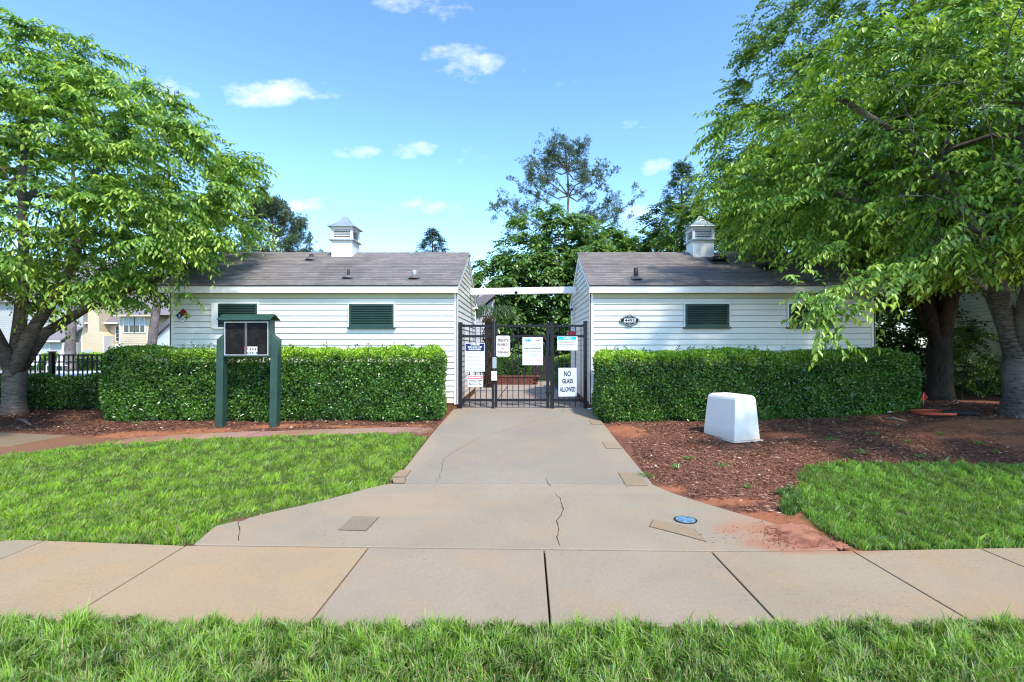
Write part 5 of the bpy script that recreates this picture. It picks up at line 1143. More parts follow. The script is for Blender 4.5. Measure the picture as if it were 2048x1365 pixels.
s2 = hedge('dark shrub mass behind the brick planter in the courtyard', -1.1, .3, 19.9, 20.8, .36, 1.35, 6000, .2, 76, .07, dark=.9, name='courtyard_shrub', shoots=8); s2['category'] = 'shrub'
for i, (pa, pb) in enumerate(((40, 108), (112, 200), (204, 262))):
    s3 = hedge(('yellow green bush behind the pool at the left, beside the cherry trunk', 'yellow green bush behind the pool in the middle of the fence view', 'yellow green bush behind the pool just left of the long hedge')[i],
               W(pa, 700, 31)[0], W(pb, 700, 31)[0], 30.4, 31.6, .1, 1.25, 5000, .95, 80+i, .13, name='bush', shoots=12); s3['category'] = 'shrub'; s3['group'] = 'bushes behind the pool'

# ------------------------------------------------------------------ grass
def grass(name, poly, n, hrange, seed, wd=.0045, cols=((.10,.25,.018),(.36,.56,.05)), straw=.17, lean=.6, dens=None, simple_blade=False):
    g_ = np.random.default_rng(seed); xs_ = [p[0] for p in poly]; ys_ = [p[1] for p in poly]; bx_, by_ = [], []; tot = 0
    while tot < n:
        x = g_.uniform(max(min(xs_), -9.5), min(max(xs_), 8.5), n); y = g_.uniform(max(min(ys_), 2.2), max(ys_), n); m_ = inpoly(x + .035*vnoise(x*7, y*7, seed+5, 3), y + .03*vnoise(x*8, y*8, seed+6, 3), poly) & (g_.random(n) < .50 + .7*np.clip(.75+.55*vnoise(x*5, y*5, seed+7, 3), 0, 1)) & (np.abs(x + .05) < 1.12*y + .35)
        w_ = np.clip((4.5/np.maximum(y, 2.0))**1.1, .25, 1) if dens is None else dens(x, y); m_ &= g_.random(n) < w_
        bx_.append(x[m_]); by_.append(y[m_]); tot += m_.sum()
    x = np.concatenate(bx_)[:n]; y = np.concatenate(by_)[:n]; z = tz(x, y) - .028
    tn = vnoise(x*3.1, y*3.1, seed, 4); clump = vnoise(x*11, y*11, seed+1, 2)
    h = g_.uniform(hrange[0], hrange[1], n)*(1+.42*np.clip(clump, -1, 1))*(1+.2*np.clip(tn, -1, 1)); h *= np.where(g_.random(n) < .04, 1.45, 1)
    th = g_.uniform(0, 6.28, n)*.6 + 3.5*vnoise(x*6, y*6, seed+2, 2); ld = np.stack([np.cos(th), np.sin(th)], 1); bend = g_.uniform(.12, 1.0, n)*lean
    ph = th + math.pi/2 + g_.normal(0, .5, n); sd_ = np.stack([np.cos(ph), np.sin(ph), np.zeros(n)], 1)*(wd*g_.uniform(.7, 1.25, n))[:, None]
    b = np.stack([x, y, z], 1); L3 = np.concatenate([ld, np.zeros((n, 1))], 1); U = np.array([0, 0, 1.0])
    m1 = b + U*(h*.55)[:, None] + L3*(h*bend*.28)[:, None]; tip = b + U*(h*(1-.35*bend))[:, None] + L3*(h*bend*1.0)[:, None]
    v = np.stack([b - sd_, b + sd_, m1 + sd_*.8, m1 - sd_*.8, tip], 1).reshape(-1, 3); i = np.arange(n)[:, None]*5
    t_ = np.clip(.5 + .4*tn + .25*clump + g_.normal(0, .28, n), 0, 1); c = mixc(cols[0], cols[1], t_); st = g_.random(n) < straw*(1+.8*np.clip(-tn, -1, 1)); c[st] = mixc((.30,.30,.10), (.42,.38,.18), g_.random(st.sum()))
    pale = g_.random(n) < .16; c[pale] = c[pale]*.5 + np.array([.34, .44, .26])*.5  # pale blades paint glints into the grass colour
    if simple_blade:
        v = np.stack([b - sd_, b + sd_, m1 + sd_*.7, tip], 1).reshape(-1, 3); i = np.arange(n)[:, None]*4
        return link(name, raw_mesh(name, v, quads=i + np.array([[0, 1, 2, 3]]), mats=[M['grass']], cols=np.repeat(c, 4, 0)))
    cc = np.repeat(c, 5, 0)
    o = link(name, raw_mesh(name, v, quads=i + np.array([[0, 1, 2, 3]]), tris=i + np.array([[3, 2, 4]]), mats=[M['grass']], cols=cc)); return o
def wob_edge(poly): return poly
tag(grass('grass', LAWN_L, 118000, (.040, .075), 91, wd=.0040, simple_blade=True), 'bright green lawn left of the concrete walkway', 'grass', kind='stuff')
tag(grass('grass', LAWN_R, 68000, (.045, .08), 92, simple_blade=True, wd=.0042, cols=((.09,.22,.025),(.29,.48,.065)), straw=.13), 'green lawn right of the mulch along the sidewalk', 'grass', kind='stuff')
tag(grass('grass', PATCH_R, 2600, (.05, .10), 93, cols=((.06,.13,.02),(.13,.25,.04)), straw=.1), 'small ragged grass clump on bare clay beside the right lawn', 'grass', kind='stuff')
near_poly = [(-9, 2.0)] + [(x, near_y(x) + .0) for x in np.linspace(-9, 9, 40)] + [(9, 2.0)]
tag(grass('grass', near_poly, 68000, (.045, .105), 94, wd=.0042, cols=((.08,.20,.025),(.31,.50,.065)), straw=.20, lean=.85, dens=lambda x, y: np.where(y < near_y(0)-.95, 0.6, 1)), 'long grass verge in front of the sidewalk at the bottom', 'grass', kind='stuff')

# weeds on the mulch
r_ = np.random.default_rng(5); wp = [G(*p) for p in [(1293,952),(1376,918),(1440,932),(1352,936),(1495,975),(1300,955),(1880,870),(1750,870),(1815,985-100),(1960,890),(1620,838),(1690,842),(1560,835),(1840,915),(1990,905),(1500,838),(1720,905),(1660,880),(260,842),(270,848)]]
wb, wd_, wL = [], [], []
for (x, y) in wp:
    for k in range(26):
        a = r_.uniform(0, 6.28); e = r_.uniform(.25, 1.3); wb.append((x + r_.normal(0, .03), y + r_.normal(0, .03), float(tz(x, y)))); wd_.append((math.cos(a), math.sin(a), e)); wL.append(r_.uniform(.03, .085))
wb = np.array(wb); wd_ = np.array(wd_); wL = np.array(wL)
o = leaf_obj('weeds', wb, wd_, r_.normal(0, 1, wb.shape), wL, wL*.25, mixc((.08,.18,.03), (.22,.34,.08), r_.random(len(wb))), M['leaf'], None, False); tag(o, 'scattered small green weeds sprouting through the mulch beds', 'weeds', kind='stuff')

# mulch chips
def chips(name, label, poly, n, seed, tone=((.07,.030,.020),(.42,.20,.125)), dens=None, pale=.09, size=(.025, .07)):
    g_ = np.random.default_rng(seed); xs_ = [p[0] for p in poly]; ys_ = [p[1] for p in poly]; X, Y = [], []; tot = 0; tries = 0
    while tot < n and tries < 40:
        x = g_.uniform(min(xs_), max(xs_), n); y = g_.uniform(min(ys_), max(ys_), n); c_ = claymap(x, y) + .22*vnoise(x*4, y*4, 8, 3)
        m_ = inpoly(x, y, poly) & ~inpoly(x, y, LAWN_L) & ~inpoly(x, y, LAWN_R) & (g_.random(n) > np.clip(c_*1.5-.15, 0, .94)); m_ &= ~(np.abs(x) < walk_half(y)+.01)
        X.append(x[m_]); Y.append(y[m_]); tot += m_.sum(); tries += 1
    x = np.concatenate(X)[:n]; y = np.concatenate(Y)[:n]; n = len(x)
    z = tz(x, y) - .008 + vnoise(x*1.3, y*1.3, 3, 4)*.014 + g_.uniform(0, .012, n)
    a = g_.uniform(0, 6.28, n); d = np.stack([np.cos(a), np.sin(a), g_.normal(0, .22, n)], 1); L = g_.uniform(size[0], size[1], n)*g_.uniform(.6, 1.2, n)
    big = vnoise(x*2.1, y*2.1, seed+4, 3); c = mixc(tone[0], tone[1], np.clip(g_.random(n)**1.3 + .22*big, 0, 1)); p_ = g_.random(n) < pale; c[p_] = mixc((.30,.17,.10), (.42,.27,.17), g_.random(p_.sum()))
    o = leaf_obj(name, np.stack([x, y, z], 1), d, np.stack([g_.normal(0, .5, n), g_.normal(0, .5, n), np.ones(n)], 1), L, L*g_.uniform(.12, .30, n), c, M['chip'], None, False, fold=.3); return tag(o, label, 'mulch', kind='stuff')
RB = pline([(1190,822),(1250,868),(1300,960),(1344,984),(1403,1003),(1488,1028),(1550,1048),(1600,1060),(1660,1085),(1640,1040),(1600,960),(1700,925),(2048,928),(2300,935),(2300,850),(2048,812),(1850,800),(1780,832)])
chips('mulch', 'brown shredded mulch bed around the white utility cover right of the walkway', RB, 46000, 101)
LB = pline([(900,824),(866,856),(700,858),(520,864),(400,868),(250,876),(134,868),(0,862),(-200,868),(-200,815),(60,815),(240,828),(700,828)])
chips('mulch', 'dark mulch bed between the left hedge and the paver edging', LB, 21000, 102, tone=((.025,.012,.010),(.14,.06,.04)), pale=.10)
g_ = np.random.default_rng(9)
chips('bark_pieces', 'larger pale bark pieces lying over the right mulch bed', RB, 5200, 111, tone=((.10,.05,.035),(.42,.24,.16)), pale=.12, size=(.05, .10))
chips('bark_pieces', 'larger bark pieces lying over the left mulch bed', LB, 2200, 112, tone=((.08,.04,.03),(.36,.20,.13)), pale=.12, size=(.05, .09))
def litter(label, poly, n, seed, size):
    g_ = np.random.default_rng(seed); xs_ = [p[0] for p in poly]; ys_ = [p[1] for p in poly]; x = g_.uniform(min(xs_), max(xs_), n*4); y = g_.uniform(min(ys_), max(ys_), n*4)
    m_ = inpoly(x, y, poly) & ~inpoly(x, y, LAWN_R) & ~inpoly(x, y, LAWN_L); x = x[m_][:n]; y = y[m_][:n]; n = len(x); a = g_.uniform(0, 6.28, n)
    L = g_.uniform(size*.5, size, n); o = leaf_obj('fallen_leaves', np.stack([x, y, tz(x, y)+.018], 1), np.stack([np.cos(a), np.sin(a), g_.normal(0, .15, n)], 1), np.stack([g_.normal(0, .3, n), g_.normal(0, .3, n), np.ones(n)], 1), L, L*.5, mixc((.42,.30,.20), (.62,.52,.40), g_.random(n)), M['chip'], None, True)
    tag(o, label, 'fallen leaves', kind='stuff')
litter('pale fallen leaves scattered over the right mulch bed', RB, 260, 103, .06); litter('pale fallen leaves scattered over the left mulch bed', LB, 420, 104, .05)

# ------------------------------------------------------------------ small garden things
hx_, hy_ = G(1866, 829); hz_ = float(tz(hx_, hy_))
t = thing('garden_hose', 'coiled orange hose lying on the mulch near the dark tree trunk', 'hose', (hx_, hy_, hz_))
pts = []
for k in range(140):
    a = k*.18; rr = .30 + .015*math.sin(k*.7); pts.append((hx_+rr*math.cos(a), hy_+rr*1.1*math.sin(a), hz_+.02+.00025*k+.008*math.sin(k*.31)))
pts = [(hx_-.62, hy_+.25, hz_+.01), (hx_-.45, hy_+.30, hz_+.015), (hx_-.1, hy_+.33, hz_+.02)] + pts[8:]
part('coil', MB().tube(pts, .013, 6), M['orange_hose'], t, True)
part('coupling', MB().tube([(hx_-.66, hy_+.24, hz_+.012), (hx_-.60, hy_+.255, hz_+.012)], .018, 8), M['alu'], t)
bx_, by_ = G(1915, 832); bz_ = float(tz(bx_, by_)); t = thing('drain_pipe', 'black corrugated drain pipe end lying right of the orange hose', 'pipe', (bx_, by_, bz_))
pp = []; rr = []
for k in range(40): u = k/39; pp.append((bx_-.18+.5*u, by_+.12-.2*u, bz_+.045)); rr.append(.05 if k % 2 else .042)
part('pipe_wall', MB().tube(pp, rr, 12), M['black_rubber'], t)
fx_, fy_ = G(1846, 812); fz_ = float(tz(fx_, fy_)); t = thing('marker_flag', 'small red marker flag stuck in the mulch by the dark trunk', 'flag', (fx_, fy_, fz_))
part('wire', MB().tube([(fx_, fy_, fz_), (fx_+.02, fy_, fz_+.28)], .003, 5), M['alu'], t)
part('flag_cloth', MB().add([(fx_+.02, fy_, fz_+.28), (fx_+.10, fy_-.01, fz_+.17), (fx_+.03, fy_+.012, fz_+.10), (fx_-.06, fy_-.01, fz_+.13)], [(0,1,2),(0,2,3)]), simple('flag_red', (.75,.02,.02), .5), t)
for i, (pa, pb, lab) in enumerate((((1765, 838), (1815, 843), 'grey root running across the clay in front of the right hedge'), ((30, 838), (62, 850), 'surface root at the foot of the left cherry'))):
    A, B = G(*pa), G(*pb); za, zb_ = float(tz(*A)), float(tz(*B)); o = MB().tube([(A[0], A[1], za-.01), ((A[0]+B[0])/2, (A[1]+B[1])/2+.04, (za+zb_)/2+.02), (B[0], B[1], zb_-.01)], [.02, .035, .02], 8)
    tag(part('surface_root', o, M['cherry_bark'], None, True), lab, 'root')

# ------------------------------------------------------------------ pool side, left
FY = 11.85; fk = FY/FPX
for i, (xa, xb, lab) in enumerate((((-1045-250)*fk, (104-VX)*fk, 'black metal pool fence run left of its thick post'), ((104-VX)*fk, -7.68, 'black metal pool fence run right of its thick post, behind the hedge'))):
    t = thing('pool_fence', lab, 'fence', (xa, FY, .33), 0, 'black pool fence')
    zt1 = CAMH + (HY-709)*fk
    for z0, z1 in ((zt1-.035, zt1), (zt1-.20, zt1-.17), (.42, .455)): part('rail', MB().box(xa, xb, FY-.016, FY+.016, z0, z1), M['iron'], t)
    pk = MB().box(-.012, .012, -.012, .012, 0, zt1-.36).mesh('picket', M['iron']); n = int((xb-xa)/.111)
    x0v = -12.0
    for k in range(n):
        x = xa + (k+.5)*(xb-xa)/n
        if x > x0v: link('picket', pk, t, (x-xa, 0, .02))
    if i == 0: p = part('post', MB().box(xb-.045, xb+.045, FY-.05, FY+.05, .3, zt1+.04), M['iron'], t, bevel=.004); part('cap', MB().box(xb-.06, xb+.06, FY-.065, FY+.065, zt1+.041, zt1+.07), M['iron'], p, bevel=.01)
deck = setting('pool_deck'); slab([(-32, 22.0), (-15, 22.0), (-15, 30), (-32, 30)], deck, (.46,.42,.38), zf=lambda x, y: .30)
pw = link('pool_water', MB().box(-26, -19, 23.6, 27.4, .28, .308).mesh('pool_water', M['water'])); pw['kind'] = 'structure'
part('pool_coping', MB().box(-26.2, -18.8, 27.4, 27.7, .29, .36), M['sign_white'], deck)
def lounger(label, px, Y, m_='white_plastic'):
    x = (px-VX)*Y/FPX; t = thing('pool_chair', label, 'chair', (x, Y, .31), 0, 'white chairs by the pool')
    loc('seat', MB().box(-.28, .28, -.5, .1, .36, .41), M[m_], t); loc('backrest', MB().add([(-.28,.1,.40),(.28,.1,.40),(.28,.35,1.15),(-.28,.35,1.15),(-.28,.14,.40),(.28,.14,.40),(.28,.39,1.15),(-.28,.39,1.15)], [(0,1,2,3),(7,6,5,4),(0,4,5,1),(3,2,6,7),(0,3,7,4),(1,5,6,2)]), M[m_], t)
    for sx in (-.26, .26):
        for sy in (-.47, .07): loc('leg', MB().box(sx-.02, sx+.02, sy-.02, sy+.02, 0, .36), M[m_], t)
        loc('armrest', MB().box(sx-.03, sx+.03, -.45, .12, .58, .62).box(sx-.02, sx+.02, -.43, -.39, .4, .58), M[m_], t)
lounger('white pool chair seen through the fence right of its thick post', 118, 28.2); lounger('white pool chair seen through the fence nearest the cherry trunk', 60, 28.2)
lounger('white pool chair in the middle of the fence view before the pine trunk', 133, 28.0)

# ------------------------------------------------------------------ background houses
def window(house, x0, x1, z0, z1, y, cols=1, rows=2, blind=True, pane=None):
    f = MB(); b = .07; f.box(x0-b, x1+b, y-.06, y-.01, z1, z1+b).box(x0-b, x1+b, y-.06, y-.01, z0-b, z0).box(x0-b, x0, y-.06, y-.01, z0, z1).box(x1, x1+b, y-.06, y-.01, z0, z1)
    w_ = part('window', f, M['white_far'], house)
    part('pane', MB().box(x0, x1, y-.03, y-.02, z0, (z0+z1)/2 - .02), M['window_glass'], w_); part('pane', MB().box(x0, x1, y-.035, y-.02, (z0+z1)/2+.02, z1), M['blind'] if blind else M['window_glass'], w_)
    mb = MB().box(x0, x1, y-.05, y-.036, (z0+z1)/2-.02, (z0+z1)/2+.02)
    for c in range(1, cols): xc = x0+(x1-x0)*c/cols; mb.box(xc-.03, xc+.03, y-.05, y-.036, z0, z1)
    for r in range(1, rows):
        zc = z0+(z1-z0)*r/rows
        if abs(zc-(z0+z1)/2) > .05: mb.box(x0, x1, y-.05, y-.037, zc-.015, zc+.015)
    part('glazing_bar', mb, M['white_far'], w_)
def lapwall(t, x0, x1, y, z0, z1, m_, depth=4, lap=.16, topf=None):
    wl = part('wall', MB().box(x0, x1, y, y+depth, z0, z1), M[m_], t); mb = MB(); z = z0
    while z < z1 - .02: mb.prism([(y-.018, z), (y-.002, min(z+lap-.012, z1)), (y, min(z+lap-.012, z1)), (y, z)], 'x', x0, x1); z += lap
    o = part('siding', mb, M[m_], wl); o['kind'] = 'stuff'; return wl
def Wx(px, Y): return (px-VX)*Y/FPX
def Wz(py, Y): return CAMH+(HY-py)*Y/FPX
Yh = 38.0
t = thing('townhouse', 'tan sided townhouse beyond the pool with a stepped chimney chase', 'house', (Wx(230, Yh), Yh, -.4))
lapwall(t, Wx(128, Yh), Wx(243, Yh), Yh+.8, -.4, Wz(646, Yh), 'tan_siding'); lapwall(t, Wx(240, Yh), Wx(312, Yh), Yh, -.4, Wz(633, Yh), 'tan_siding')
part('chimney_chase', MB().prism([(Wx(169, Yh), -.4), (Wx(212, Yh), -.4), (Wx(212, Yh), Wz(672, Yh)), (Wx(203, Yh), Wz(664, Yh)), (Wx(202, Yh), Wz(600, Yh)), (Wx(180, Yh), Wz(600, Yh)), (Wx(180, Yh), Wz(664, Yh)), (Wx(169, Yh), Wz(672, Yh))], 'y', Yh-.2, Yh+.78), M['tan_siding'], t)
part('chase_trim', MB().prism([(Wx(167.5, Yh), -.4), (Wx(170, Yh), -.4), (Wx(170, Yh), Wz(672, Yh)), (Wx(167.5, Yh), Wz(672, Yh))], 'y', Yh-.24, Yh+.7), M['white_far'], t)
part('chase_trim', MB().prism([(Wx(211, Yh), -.4), (Wx(213, Yh), -.4), (Wx(213, Yh), Wz(672, Yh)), (Wx(211, Yh), Wz(672, Yh))], 'y', Yh-.24, Yh+.7), M['white_far'], t)
rf_ = part('roof', MB().add([(Wx(126, Yh), Yh+.3, Wz(645, Yh)), (Wx(244, Yh), Yh+.3, Wz(645, Yh)), (Wx(244, Yh), Yh+5.5, Wz(645, Yh)+4.4), (Wx(126, Yh), Yh+5.5, Wz(645, Yh)+4.4), (Wx(126, Yh), Yh+5.7, Wz(645, Yh)-.1), (Wx(244, Yh), Yh+5.7, Wz(645, Yh)-.1)], [(0,1,2,3),(0,4,5,1),(3,2,5,4),(0,3,4),(1,5,2)]), M['shingle_far'], t)
part('roof', MB().add([(Wx(237, Yh), Yh-.4, Wz(631, Yh)), (Wx(352, Yh), Yh-.4, Wz(631, Yh)), (Wx(352, Yh), Yh+6, Wz(631, Yh)+4.6), (Wx(237, Yh), Yh+6, Wz(631, Yh)+4.6), (Wx(237, Yh), Yh+6.1, Wz(645, Yh)), (Wx(352, Yh), Yh+6.1, Wz(645, Yh))], [(0,1,2,3),(0,4,5,1),(3,2,5,4),(0,3,4),(1,5,2)]), M['shingle_far'], t)
part('eave_trim', MB().box(Wx(126, Yh), Wx(244, Yh), Yh+.22, Yh+.3, Wz(648, Yh), Wz(644.5, Yh)), M['white_far'], t); part('eave_trim', MB().box(Wx(237, Yh), Wx(320, Yh), Yh-.48, Yh-.4, Wz(634, Yh), Wz(631, Yh)), M['tan_siding'], t)
part('corner_trim', MB().box(Wx(128, Yh), Wx(133, Yh), Yh+.72, Yh+.79, -.4, Wz(646, Yh)), M['white_far'], t)
part('corner_trim', MB().box(Wx(239, Yh), Wx(242, Yh), Yh-.06, Yh-.02, -.4, Wz(640, Yh)), M['white_far'], t)
window(t, Wx(249, Yh), Wx(269, Yh), Wz(665, Yh), Wz(636, Yh), Yh, 2, 2); window(t, Wx(271, Yh), Wx(290, Yh), Wz(665, Yh), Wz(636, Yh), Yh, 2, 2)
window(t, Wx(216, Yh), Wx(230, Yh), Wz(682, Yh), Wz(653, Yh), Yh+.8, 2, 4, False); window(t, Wx(147, Yh), Wx(159, Yh), Wz(680, Yh), Wz(650, Yh), Yh+.8, 2, 4, False)
window(t, Wx(215, Yh), Wx(229, Yh), Wz(720, Yh), Wz(692, Yh), Yh+.8, 1, 2); window(t, Wx(254, Yh), Wx(269, Yh), Wz(722, Yh), Wz(695, Yh), Yh, 2, 2); window(t, Wx(272, Yh), Wx(287, Yh), Wz(722, Yh), Wz(695, Yh), Yh, 2, 2)
window(t, Wx(146, Yh), Wx(157, Yh), Wz(718, Yh), Wz(690, Yh), Yh+.8, 1, 2)
part('wall_vent', MB().box(Wx(177, Yh), Wx(188, Yh), Yh-.24, Yh-.2, Wz(708, Yh), Wz(699, Yh)), M['blind'], t)
Yg = 36.5
t = thing('townhouse', 'grey sided townhouse behind the left cherry trunk with a lean-to roof', 'house', (Wx(60, Yg), Yg, -.4))
lapwall(t, Wx(-260, Yg), Wx(128, Yg), Yg+1.6, -.4, Wz(600, Yg), 'grey_siding'); lapwall(t, Wx(40, Yg), Wx(127, Yg), Yg, -.4, Wz(685, Yg), 'grey_siding', 1.55)
part('porch_roof', MB().prism([(Yg-.3, Wz(683, Yg)), (Yg+1.58, Wz(655, Yg)), (Yg+1.58, Wz(652, Yg)), (Yg-.3, Wz(680, Yg))], 'x', Wx(38, Yg), Wx(128.5, Yg)), M['shingle_far'], t)
part('eave_trim', MB().box(Wx(38, Yg), Wx(128.5, Yg), Yg-.36, Yg-.3, Wz(685, Yg), Wz(681.5, Yg)), M['white_far'], t)
part('roof', MB().prism([(Yg+1.2, Wz(602, Yg)), (Yg+6, Wz(602, Yg)+4), (Yg+10, Wz(602, Yg)), ], 'x', Wx(-265, Yg), Wx(130, Yg)), M['shingle_far'], t)
window(t, Wx(84, Yg), Wx(100, Yg), Wz(722, Yg), Wz(689, Yg), Yg, 2, 4); window(t, Wx(60, Yg), Wx(76, Yg), Wz(722, Yg), Wz(689, Yg), Yg, 2, 4); window(t, Wx(-2, Yg), Wx(6, Yg), Wz(660, Yg), Wz(636, Yg), Yg+1.6, 1, 2)
part('corner_trim', MB().box(Wx(124, Yg), Wx(128, Yg), Yg-.04, Yg-.02, -.4, Wz(686, Yg)), M['white_far'], t)
Yw = 33
t = thing('garage', 'white gabled house end peeking left of the left pool house corner', 'house', (Wx(330, Yw), Yw, -.4))
part('wall', MB().prism([(Wx(313, Yw), -.4), (Wx(420, Yw), -.4), (Wx(420, Yw), Wz(640, Yw)), (Wx(365, Yw), Wz(632, Yw)), (Wx(345, Yw), Wz(646, Yw)), (Wx(313, Yw), Wz(676, Yw))], 'y', Yw, Yw+5), M['white_far'], t)
part('roof', MB().prism([(Wx(309, Yw), Wz(678, Yw)), (Wx(366, Yw), Wz(628, Yw)), (Wx(366, Yw), Wz(618, Yw)), (Wx(309, Yw), Wz(668, Yw))], 'y', Yw-.25, Yw+5.2), M['shingle_far'], t)
# house behind the gate, left
Yc = 24.0
t = thing('grey_house', 'lilac grey gabled house seen through the passage on the left', 'house', (Wx(955, Yc), Yc, .3))
part('wall', MB().prism([(Wx(780, Yc), .3), (Wx(987, Yc), .3), (Wx(987, Yc), Wz(600, Yc)), (Wx(960, Yc), Wz(620, Yc)), (Wx(900, Yc), Wz(640, Yc)), (Wx(780, Yc), Wz(640, Yc))], 'y', Yc, Yc+5), M['lilac_siding'], t)
mb = MB(); z = .35
while z < Wz(640, Yc): mb.prism([(Yc-.018, z), (Yc-.002, z+.15), (Yc, z+.15), (Yc, z)], 'x', Wx(785, Yc), Wx(986, Yc)); z += .16
part('siding', mb, M['lilac_siding'], t)['kind'] = 'stuff'
part('gable', MB().prism([(Wx(944, Yc), Wz(598, Yc)), (Wx(965, Yc), Wz(568, Yc)), (Wx(987, Yc), Wz(598, Yc)), (Wx(987, Yc), Wz(620, Yc)), (Wx(944, Yc), Wz(620, Yc))], 'y', Yc+.6, Yc+6), M['lilac_siding'], t)
part('rake_board', MB().prism([(Wx(942, Yc), Wz(599, Yc)), (Wx(965, Yc), Wz(566, Yc)), (Wx(988, Yc), Wz(599, Yc)), (Wx(988, Yc), Wz(604, Yc)), (Wx(965, Yc), Wz(571, Yc)), (Wx(942, Yc), Wz(604, Yc))], 'y', Yc+.4, Yc+.58), M['white_far'], t)
part('roof', MB().prism([(Wx(780, Yc), Wz(640, Yc)), (Wx(948, Yc), Wz(628, Yc)), (Wx(990, Yc), Wz(593, Yc)), (Wx(990, Yc), Wz(586, Yc)), (Wx(946, Yc), Wz(600, Yc)), (Wx(780, Yc), Wz(610, Yc))], 'y', Yc-.3, Yc+.36), M['shingle_far'], t)
Yv = 34
t = thing('white_house', 'pale sided house low behind the courtyard tree', 'house', (Wx(1060, Yv), Yv, .3))
lapwall(t, Wx(985, Yv), Wx(1150, Yv), Yv, .0, Wz(703, Yv), 'white_far', 4); part('roof', MB().prism([(Yv-.3, Wz(703, Yv)), (Yv+2, Wz(680, Yv)), (Yv+4.3, Wz(703, Yv))], 'x', Wx(983, Yv), Wx(1152, Yv)), M['shingle_far'], t)
# courtyard fence, planter, palm
cf = thing('courtyard_fence', 'dark picket fence behind the brick planter in the courtyard', 'fence', (-.1, 21, .36))
pk = MB().prism([(-.045, 0), (.045, 0), (.045, .95), (0, 1.02), (-.045, .95)], 'y', -.01, .01).mesh('picket', M['wood_dark'])
for k in range(44): link('picket', pk, cf, (-1.0 + k*.105, 0, .0))
for z in (.25, .8): part('rail', MB().box(-1.15, 3.6, 21.02, 21.06, .36+z, .44+z), M['wood_dark'], cf)
pl = thing('brick_planter', 'low red brick planter box in the courtyard behind the gate', 'planter', (-.2, 18.0, .36))
bk = MB().box(-.098, .098, -.045, .045, 0, .060).mesh('brick', M['brick'])
for row in range(4):
    for k in range(7):
        x = -.95 + k*.206 + (.103 if row % 2 else 0); link('brick', bk, pl, (x+.2-.0, 0, row*.068+.004))
part('cap_stone', MB().box(-1.08, .62, 17.92, 18.10, .638, .68), M['brick'], pl); part('soil_fill', MB().box(-1.0, .5, 18.06, 18.9, .36, .62), M['footing'], pl)
part('side_wall', MB().box(.45, .55, 18.05, 18.95, .36, .637), M['brick'], pl); part('side_wall', MB().box(-1.1, -1.0, 18.05, 18.95, .36, .637), M['brick'], pl)
# palm with woven trunk
pmx, pmy = Wx(976, 16.8), 16.8
def palm_leaves(t, P, par, tips, r):
    g_ = np.random.default_rng(3); n = 700; a = g_.uniform(0, 6.28, n); u = g_.random(n); R0 = .15+.8*u; b = np.stack([pmx+np.cos(a)*R0, pmy+np.sin(a)*R0, 2.75+.5*np.sin(u*2.6)-.25*u+g_.normal(0, .04, n)], 1)
    d = np.stack([np.cos(a), np.sin(a), -.5-u], 1) + g_.normal(0, .3, (n, 3)); L = g_.uniform(.2, .35, n); leaf_obj('crown', b, d, g_.normal(0, 1, (n, 3)), L, L*.1, mixc((.04,.09,.03), (.1,.18,.05), g_.random(n)), M['leaf'], t, False)['kind'] = 'stuff'
t = thing('palm', 'palm with rough woven brown trunk seen through the left fence panel', 'palm', (pmx, pmy, .36))
part('trunk', MB().tube([(pmx, pmy, .3), (pmx, pmy, 1.0), (pmx+.02, pmy, 1.8), (pmx, pmy, 2.75)], [.16, .15, .13, .11], 12), M['rough_bark'], t, True)
g_ = np.random.default_rng(6); n = 420; a = g_.uniform(0, 6.28, n); zz_ = g_.uniform(.36, 2.7, n); b = np.stack([pmx+.13*np.cos(a), pmy+.13*np.sin(a), zz_], 1)
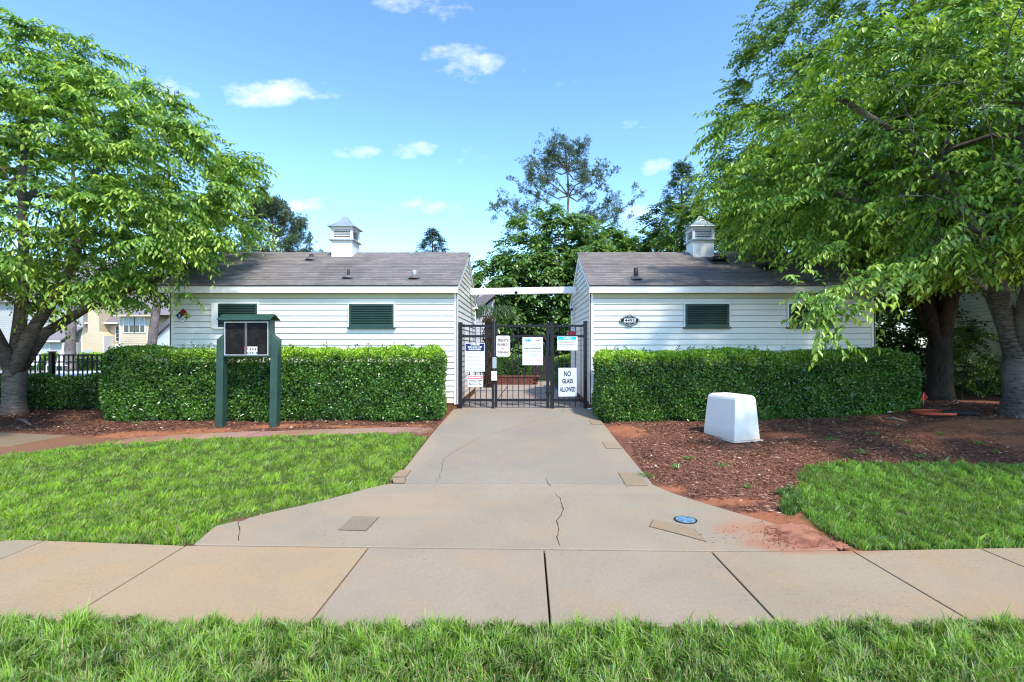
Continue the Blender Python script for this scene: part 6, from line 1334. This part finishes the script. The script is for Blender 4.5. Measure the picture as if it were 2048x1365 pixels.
leaf_obj('leaf_stubs', b, np.stack([np.cos(a)*.8, np.sin(a)*.8, np.ones(n)*.9], 1), np.stack([np.cos(a), np.sin(a), -np.ones(n)], 1), np.full(n, .13), np.full(n, .09), mixc((.07,.045,.03), (.30,.20,.11), g_.random(n)), M['chip'], t, False)['kind'] = 'stuff'
palm_leaves(t, None, None, None, None)
# beige house at the right, its long wall running away to the left
A = np.array([10.9+3.8, 14.6]); A = np.array([15.2, 14.0]); B = np.array([16.6, 19.5]); dv = (B-A)/np.linalg.norm(B-A); A2 = A - dv*5
t = thing('beige_house', 'beige sided house wall behind the right cherry trunk', 'house', (B[0], B[1], .3)); nv = np.array([-dv[1], dv[0]])
wallb = part('wall', MB().add([(A2[0], A2[1], .3), (B[0], B[1], .3), (B[0]+6, B[1]+.0, .3), (A2[0]+6, A2[1], .3), (A2[0], A2[1], 6.4), (B[0], B[1], 6.4), (B[0]+6, B[1], 6.4), (A2[0]+6, A2[1], 6.4)], [(0,3,2,1),(4,5,6,7),(0,1,5,4),(1,2,6,5),(2,3,7,6),(3,0,4,7)]), M['beige_siding'], t)
Lw = float(np.linalg.norm(B-A2)); ang = math.atan2(dv[1], dv[0]); bme = MB().prism([(.034, 0), (.034, .006), (.010, .112), (-.01, .112), (-.01, 0)], 'x', 0, Lw).mesh('siding_board', M['beige_siding'])
for k in range(46): link('siding_board', bme, wallb, (A2[0]-t.location.x + nv[0]*.002, A2[1]-t.location.y + nv[1]*.002, .12+k*.127-.0), (0, 0, ang))
part('corner_board', MB().box(B[0]-.06, B[0]+.06, B[1]-.06, B[1]+.04, .35, 6.4), M['white_far'], t)
part('roof', MB().prism([(A2[1]-.3, 6.35), (B[1]+.4, 6.35), (B[1]+.4, 6.5), ((A2[1]+B[1])/2, 8.6), (A2[1]-.3, 6.5)], 'x', min(A2[0], B[0])-.4, B[0]+6.3), M['shingle_far'], t)
print('TRIS', sum(sum(len(p.vertices)-2 for p in me.polygons) if len(me.polygons) < 20000 else len(me.polygons)*2 for me in bpy.data.meshes))
